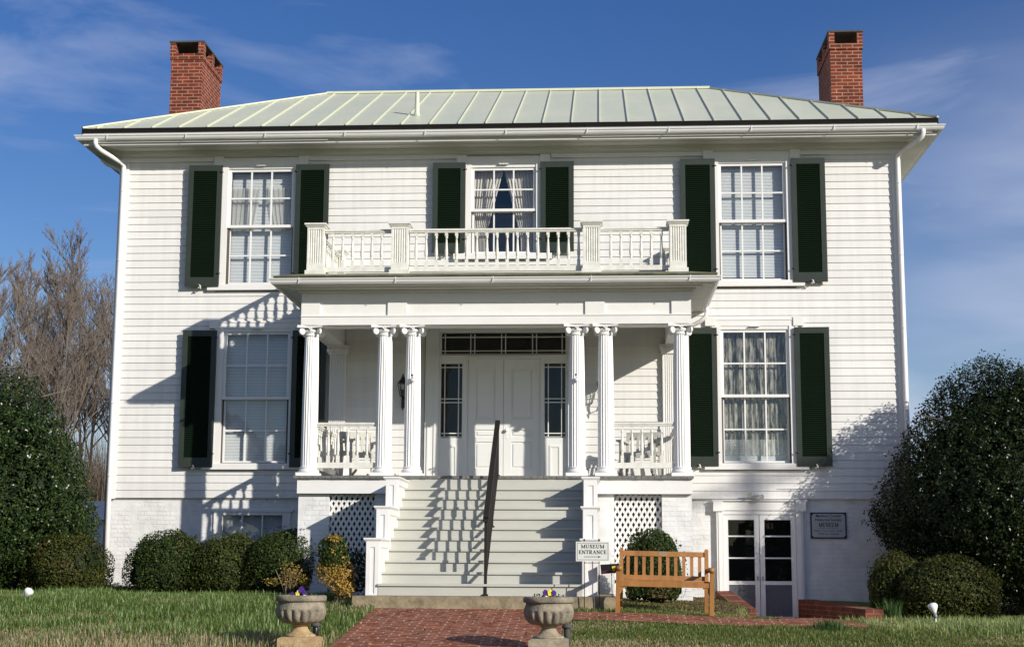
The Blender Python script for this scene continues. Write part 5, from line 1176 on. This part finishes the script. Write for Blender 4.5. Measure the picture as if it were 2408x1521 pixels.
def lawn_grass():
    rs = np.random.RandomState(5); out = []
    def region(n, x0, x1, y0, y1, hl, cols, wts, pred):
        x = rs.uniform(x0, x1, n); y = rs.uniform(y0, y1, n); k = pred(x, y); x, y = x[k], y[k]; n = len(x)
        pat = .5+.5*np.sin(x*1.9+2*np.sin(y*1.3))*np.sin(y*2.3+1.5*np.sin(x*.8)); L = rs.uniform(hl[0], hl[1], n)*(.65+.6*pat); az = rs.uniform(0, 2*pi, n)
        V, Fq = blades(x, y, G(x, y)-.004, L, rs.uniform(.05, .6, n), az, rs.uniform(.006, .011, n))
        c = np.array(cols); w0 = np.array(wts, float); w0 /= w0.sum()
        dry = np.clip(sst(-y, 7.4, 8.5)*.75+(pat < .22)*.35, 0, .9); i = rs.choice(len(cols), n, p=w0); t = c[i]*(1+rs.uniform(-.25, .25, (n, 1)))
        isd = rs.rand(n) < dry*(.35+.65*(rs.rand(n) < .8)); t[isd] = np.array([.48, .39, .24])*(1+rs.uniform(-.3, .3, (isd.sum(), 1)))
        out.append((V, Fq, np.repeat(t, 5, 0)))
    def offpath(x, y, m_=.0): 
        e_ = .05*np.sin(x*9+y*7)+.03*np.sin(x*23-y*31); a = (x > -1.21+e_) & (x < 1.11-e_) & (y < -5.3); b = (x > 1.05) & (x < 4.72) & (y > -6.27+e_) & (y < -5.58); c = ((x > 3.45) & (x < 5.45) & (y > -3.1)) | ((x > 3.72) & (x < 4.7) & (y > -5.6))
        return ~(a | b | c)
    bed = lambda x, y: ((x > -5.75) & (x < -1.5) & (y > -2.6)) | ((x > -2.7) & (x < -1.5) & (y > -5.0) & (x > -2.15))
    GRN = [(.075, .125, .022), (.12, .18, .038), (.19, .26, .07), (.42, .50, .25)]
    region(240000, -9.5, -1.25, -9.4, -.3, (.05, .13), GRN, (3, 4, 3, 1.2), lambda x, y: offpath(x, y) & ~bed(x, y) & (rs.rand(len(x)) < (.35+.65*(1-sst(-y, 7, 9)))) & ~((x > -2.6+.0*y) & (y < -5.0) & (rs.rand(len(x)) < .5)))
    ALT = [(.09, .135, .028), (.14, .185, .045), (.22, .27, .08), (.42, .35, .19)]
    region(210000, 1.15, 9.8, -9.4, -1.4, (.022, .055), ALT, (3, 4, 3, .6), lambda x, y: offpath(x, y) & ~((x < 3.5) & (y > -5.3) & (rs.rand(len(x)) < .75)))
    region(20000, 5.6, 9.8, -6.5, -3.9, (.03, .07), GRN, (3, 4, 4, 2), lambda x, y: offpath(x, y))
    region(13000, -9.5, -1.9, -8.6, -.3, (.10, .17), [(.27, .40, .12), (.40, .52, .22), (.13, .25, .05)], (2, 2, 2), lambda x, y: offpath(x, y) & ~bed(x, y))
    region(5000, 4.8, 9.8, -6.8, -3.3, (.07, .13), [(.30, .36, .12), (.40, .46, .22)], (2, 1), offpath)
    V = np.concatenate([o[0] for o in out]); T = np.concatenate([o[2] for o in out]); Fq = btri(len(V)//5)
    o = npmesh('grass', V, Fq, M['blade'], T); tag(o, kind='stuff')
lawn_grass()
# fallen leaves on the lawn and path
rs = np.random.RandomState(18); n = 1500; x = rs.uniform(-9, 9, n); y = rs.uniform(-9, -1, n); P = np.stack([x, y, G(x, y)+.03+.04*(x < -1.3)], 1); V, Fq = leaves(P, np.tile([[0, 0, 1.]], (n, 1)), .020, .6, .9); o = npmesh('fallen_leaves', V, Fq, M['leaf'], tints(n, [(.22, .13, .06), (.32, .21, .10), (.14, .08, .04)], (3, 2, 2))); tag(o, kind='stuff')
# leaf litter and mulch crumbs on the beds and by the slab
rs = np.random.RandomState(8); n = 9000; x = np.where(rs.rand(n) < .55, rs.uniform(-5.9, -1.55, n), rs.uniform(1.65, 3.45, n)); y = np.where(x < 0, rs.uniform(-3.0, -.3, n), rs.uniform(-4.9, -.4, n))
P = np.stack([x, y, G(x, y)+.018], 1); V, Fq = leaves(P, np.tile([[0, 0, 1.]], (n, 1)), .016, .6, .8); o = npmesh('leaf_litter', V, Fq, M['leaf'], tints(n, [(.16, .10, .05), (.24, .16, .08), (.09, .06, .035), (.07, .08, .03)], (3, 2, 3, 1))); tag(o, kind='stuff')

# ------------------------------------------------------------------ bare trees behind
def bare_mesh(seed, H=13.0, lean=0):
    rr = random.Random(seed); segs = []
    NS = (0, 6, 4, 3, 2); RAD = (.11, .040, .017, .009, .005)
    def grow(p, d, L, r, lvl):
        n = NS[lvl]
        for i in range(n):
            d2 = (d+Vector((rr.uniform(-1, 1), rr.uniform(-1, 1), rr.uniform(-.1, .75)))*.16).normalized(); q = p+d2*L/n; r2 = r*(1-.6/n)
            segs.append((p, q, r, r2, lvl)); p, d, r = q, d2, r2
            if lvl < 4 and (i > 0 or lvl > 1):
                for _ in range(rr.choice(((), (1, 2), (1, 2, 2), (1, 2, 2))[lvl])):
                    a = rr.uniform(0, 2*pi); side = Vector((cos(a), sin(a), 0)); dd = (d*.85+side*rr.uniform(.35, .75)+Vector((0, 0, .25))).normalized()
                    grow(p, dd, L*rr.uniform(.36, .6)*(1-.35*i/n), max(RAD[lvl+1], .004)*rr.uniform(.7, 1.1), lvl+1)
    def leader(p, d, L, r, top):
        n = 13
        for i in range(n):
            d2 = (d+Vector((rr.uniform(-1, 1), rr.uniform(-1, 1), .5))*.07).normalized(); q = p+d2*L/n; r2 = r*(1-.075-.02*i/n)
            segs.append((p, q, r, r2, 0)); p, d, r = q, d2, r2; t = i/n
            if t > top:
                for _ in range(rr.choice((1, 2, 2))):
                    a = rr.uniform(0, 2*pi); dd = (d*.75+Vector((cos(a), sin(a), 0))*rr.uniform(.4, .75)+Vector((0, 0, .2))).normalized(); grow(p, dd, H*rr.uniform(.17, .27)*(1.15-.75*t), RAD[1]*(1.2-.6*t), 1)
        grow(p, d, H*.12, r, 1)
    k = rr.choice((1, 2, 2, 3)); z0 = H*rr.uniform(.16, .3)
    p0 = Vector((0, 0, -.3)); p1 = Vector((lean*.3, 0, z0)); segs.append((p0, p1, .17, .14, 0))
    a0 = rr.uniform(0, 6)
    for i in range(k):
        a = a0+i*2*pi/k; sp = .0 if k == 1 else rr.uniform(.16, .3); leader(p1, Vector((cos(a)*sp+lean, sin(a)*sp, 1)).normalized(), (H-z0)*.92,   .125 if k == 1 else .09, .22 if k == 1 else .12)
    A = np.array([s[0] for s in segs]); B = np.array([s[1] for s in segs]); ra = np.maximum(np.array([s[2] for s in segs]), .0055); rb = np.maximum(np.array([s[3] for s in segs]), .004)
    zm = B[:, 2].max(); sc = H/zm; A *= sc; B *= sc
    d = B-A; d /= np.linalg.norm(d, axis=1, keepdims=True); h = np.where(np.abs(d[:, 2:3]) < .9, [[0, 0, 1.]], [[1., 0, 0]]); u = np.cross(d, h); u /= np.linalg.norm(u, axis=1, keepdims=True); v = np.cross(d, u)
    k = 3; V = []
    for t in range(k):
        a = 2*pi*t/k; V.append(A+(u*cos(a)+v*sin(a))*ra[:, None])
    for t in range(k):
        a = 2*pi*t/k; V.append(B+(u*cos(a)+v*sin(a))*rb[:, None])
    n = len(A); V = np.stack(V, 1).reshape(-1, 3); base_ = np.arange(n)[:, None]*6
    Fq = np.concatenate([base_+np.array([[t, (t+1) % 3, 3+(t+1) % 3, 3+t]]) for t in range(3)], 0)
    lv = np.array([s[4] for s in segs]); return V, Fq, lv
protos = []
for i in range(4):
    V, Fq, lv = bare_mesh(100+i, 13.0, R_.uniform(-.1, .1)); m3 = np.tile(lv <= 1, 3)
    obs = []
    for nm, sel, mm in (('trunk', m3, M['bark']), ('crown', ~m3, M['twig'])):
        me = npmesh(nm, V, Fq[sel], mm, smooth=True); obs.append(me)
    protos.append(obs)
tl = []
rt = random.Random(4)
spots = [(-24.5, 30, 1.06), (-21.4, 27, .99), (-19.6, 33, 1.08), (-18.2, 29, .93), (-17.3, 36, .98), (-15.6, 31, .90), (-14.6, 35, .88), (-13.4, 31, .80), (-22.8, 36, 1.13), (-20.6, 39, 1.06), (-16.6, 42, 1.0), (-14.4, 41, .92), (-26, 35, 1.1), (-18.9, 24.5, .82), (-12.9, 37, .9), (-23.4, 24, .9), (-19.0, 45, 1.1), (-22.0, 47, 1.15), (-15.4, 47, 1.05)]
desc = ['thick forked bare tree at the far left edge', 'tall bare tree with upright limbs near the left edge', 'tall bare tree standing above the left holly', 'slender bare tree just right of the holly top', 'bare tree with fine reddish twigs left of the house corner', 'narrow bare tree close to the left house corner', 'short bare tree seen beside the left downspout', 'lowest bare tree partly hidden by the left house corner', 'distant tall bare tree behind the forked one', 'distant bare tree in the middle of the row', 'distant bare tree half hidden by nearer twigs', 'distant bare tree behind the house corner', 'bare tree at the outermost left of the row', 'small bare tree rising right behind the holly', 'bare tree hidden mostly behind the house', 'small bare tree low on the left', 'far tall bare tree over the holly crown', 'farthest tall bare tree near the left edge', 'farthest bare tree by the corner of the house']
used = set()
for i, (x, y, sc) in enumerate(spots):
    k = i % 4; z = g1(x, y); o = thing('bare_tree', (x, y, z), desc[i], 'tree', 'leafless trees behind the house', rt.uniform(0, 6.28)); sc *= .99; o.scale = (sc, sc, sc)
    for ob in protos[k]:
        c = ob if k not in used or ob.parent is None else ob.copy()
        if c is not ob: C.objects.link(c)
        c.parent = o
    used.add(k)
# rough brush at the wood's foot
rs = np.random.RandomState(3); n = 60000; x = rs.uniform(-32, -8, n); y = rs.uniform(27, 52, n); h = rs.uniform(1.2, 6.6, n)**1.0
V, Fq = blades(x, y, G(x, y), h, rs.uniform(.03, .3, n), rs.uniform(0, 6.28, n), rs.uniform(.014, .03, n)); o = npmesh('brushwood', V, Fq, M['blade'], tints(n, [(.20, .15, .115), (.26, .20, .14), (.15, .115, .085), (.28, .22, .15)], (3, 3, 3, 1), 5)); tag(o, kind='stuff')
# low white shed wall behind the left holly
sh = thing('garden_shed', (-10.2, 8.6, g1(-10, 8)), 'low white painted outbuilding half hidden behind the left holly', 'shed')
w = MB(); w.box(-11.6, -8.8, 8.0, 9.6, -.6, 1.05); w.build('wall', M['clap'], sh); w = MB(); w.extr([(-.12, 1.05), (1.72, 1.05), (.8, 1.5)], -11.7, -8.7, T=lambda p: (p[2], 8.0+p[0], p[1])); w.build('roof', M['eave'], sh)

# utility pole out to the right whose soft shadow falls across the basement entrance
po = thing('utility_pole', (26.55, -20.0, g1(26.5, -20)), 'tall wooden utility pole beside the road to the right', 'pole')
w = MB(); w.tube([(26.55, -20, g1(26.5, -20)-.3), (26.55, -20, 14.0)], [.17, .12], 14); w.build('pole_shaft', M['bark'], po)
w = MB(); w.obox((26.55, -20, 13.2), (.9, .9, 0), (-.04, .04, 0), (0, 0, .06)); w.build('crossarm', M['bark'], po)

rs = np.random.RandomState(12); n = 9000; a = rs.uniform(radians(150), radians(390), n); rad = rs.uniform(75, 95, n); hh = 7+4*np.sin(a*9)+2.5*np.sin(a*23+1)
P = np.stack([rad*np.cos(a), rad*np.sin(a), -2+rs.rand(n)**.8*hh], 1); V, Fq = leaves(P, rs.normal(size=(n, 3)), 1.1, .7, .8)
o = npmesh('distant_wood', V, Fq, M['leaf'], tints(n, [(.05, .06, .03), (.09, .075, .05), (.07, .06, .045)], (2, 2, 2), rs=rs)); tag(o, kind='stuff')
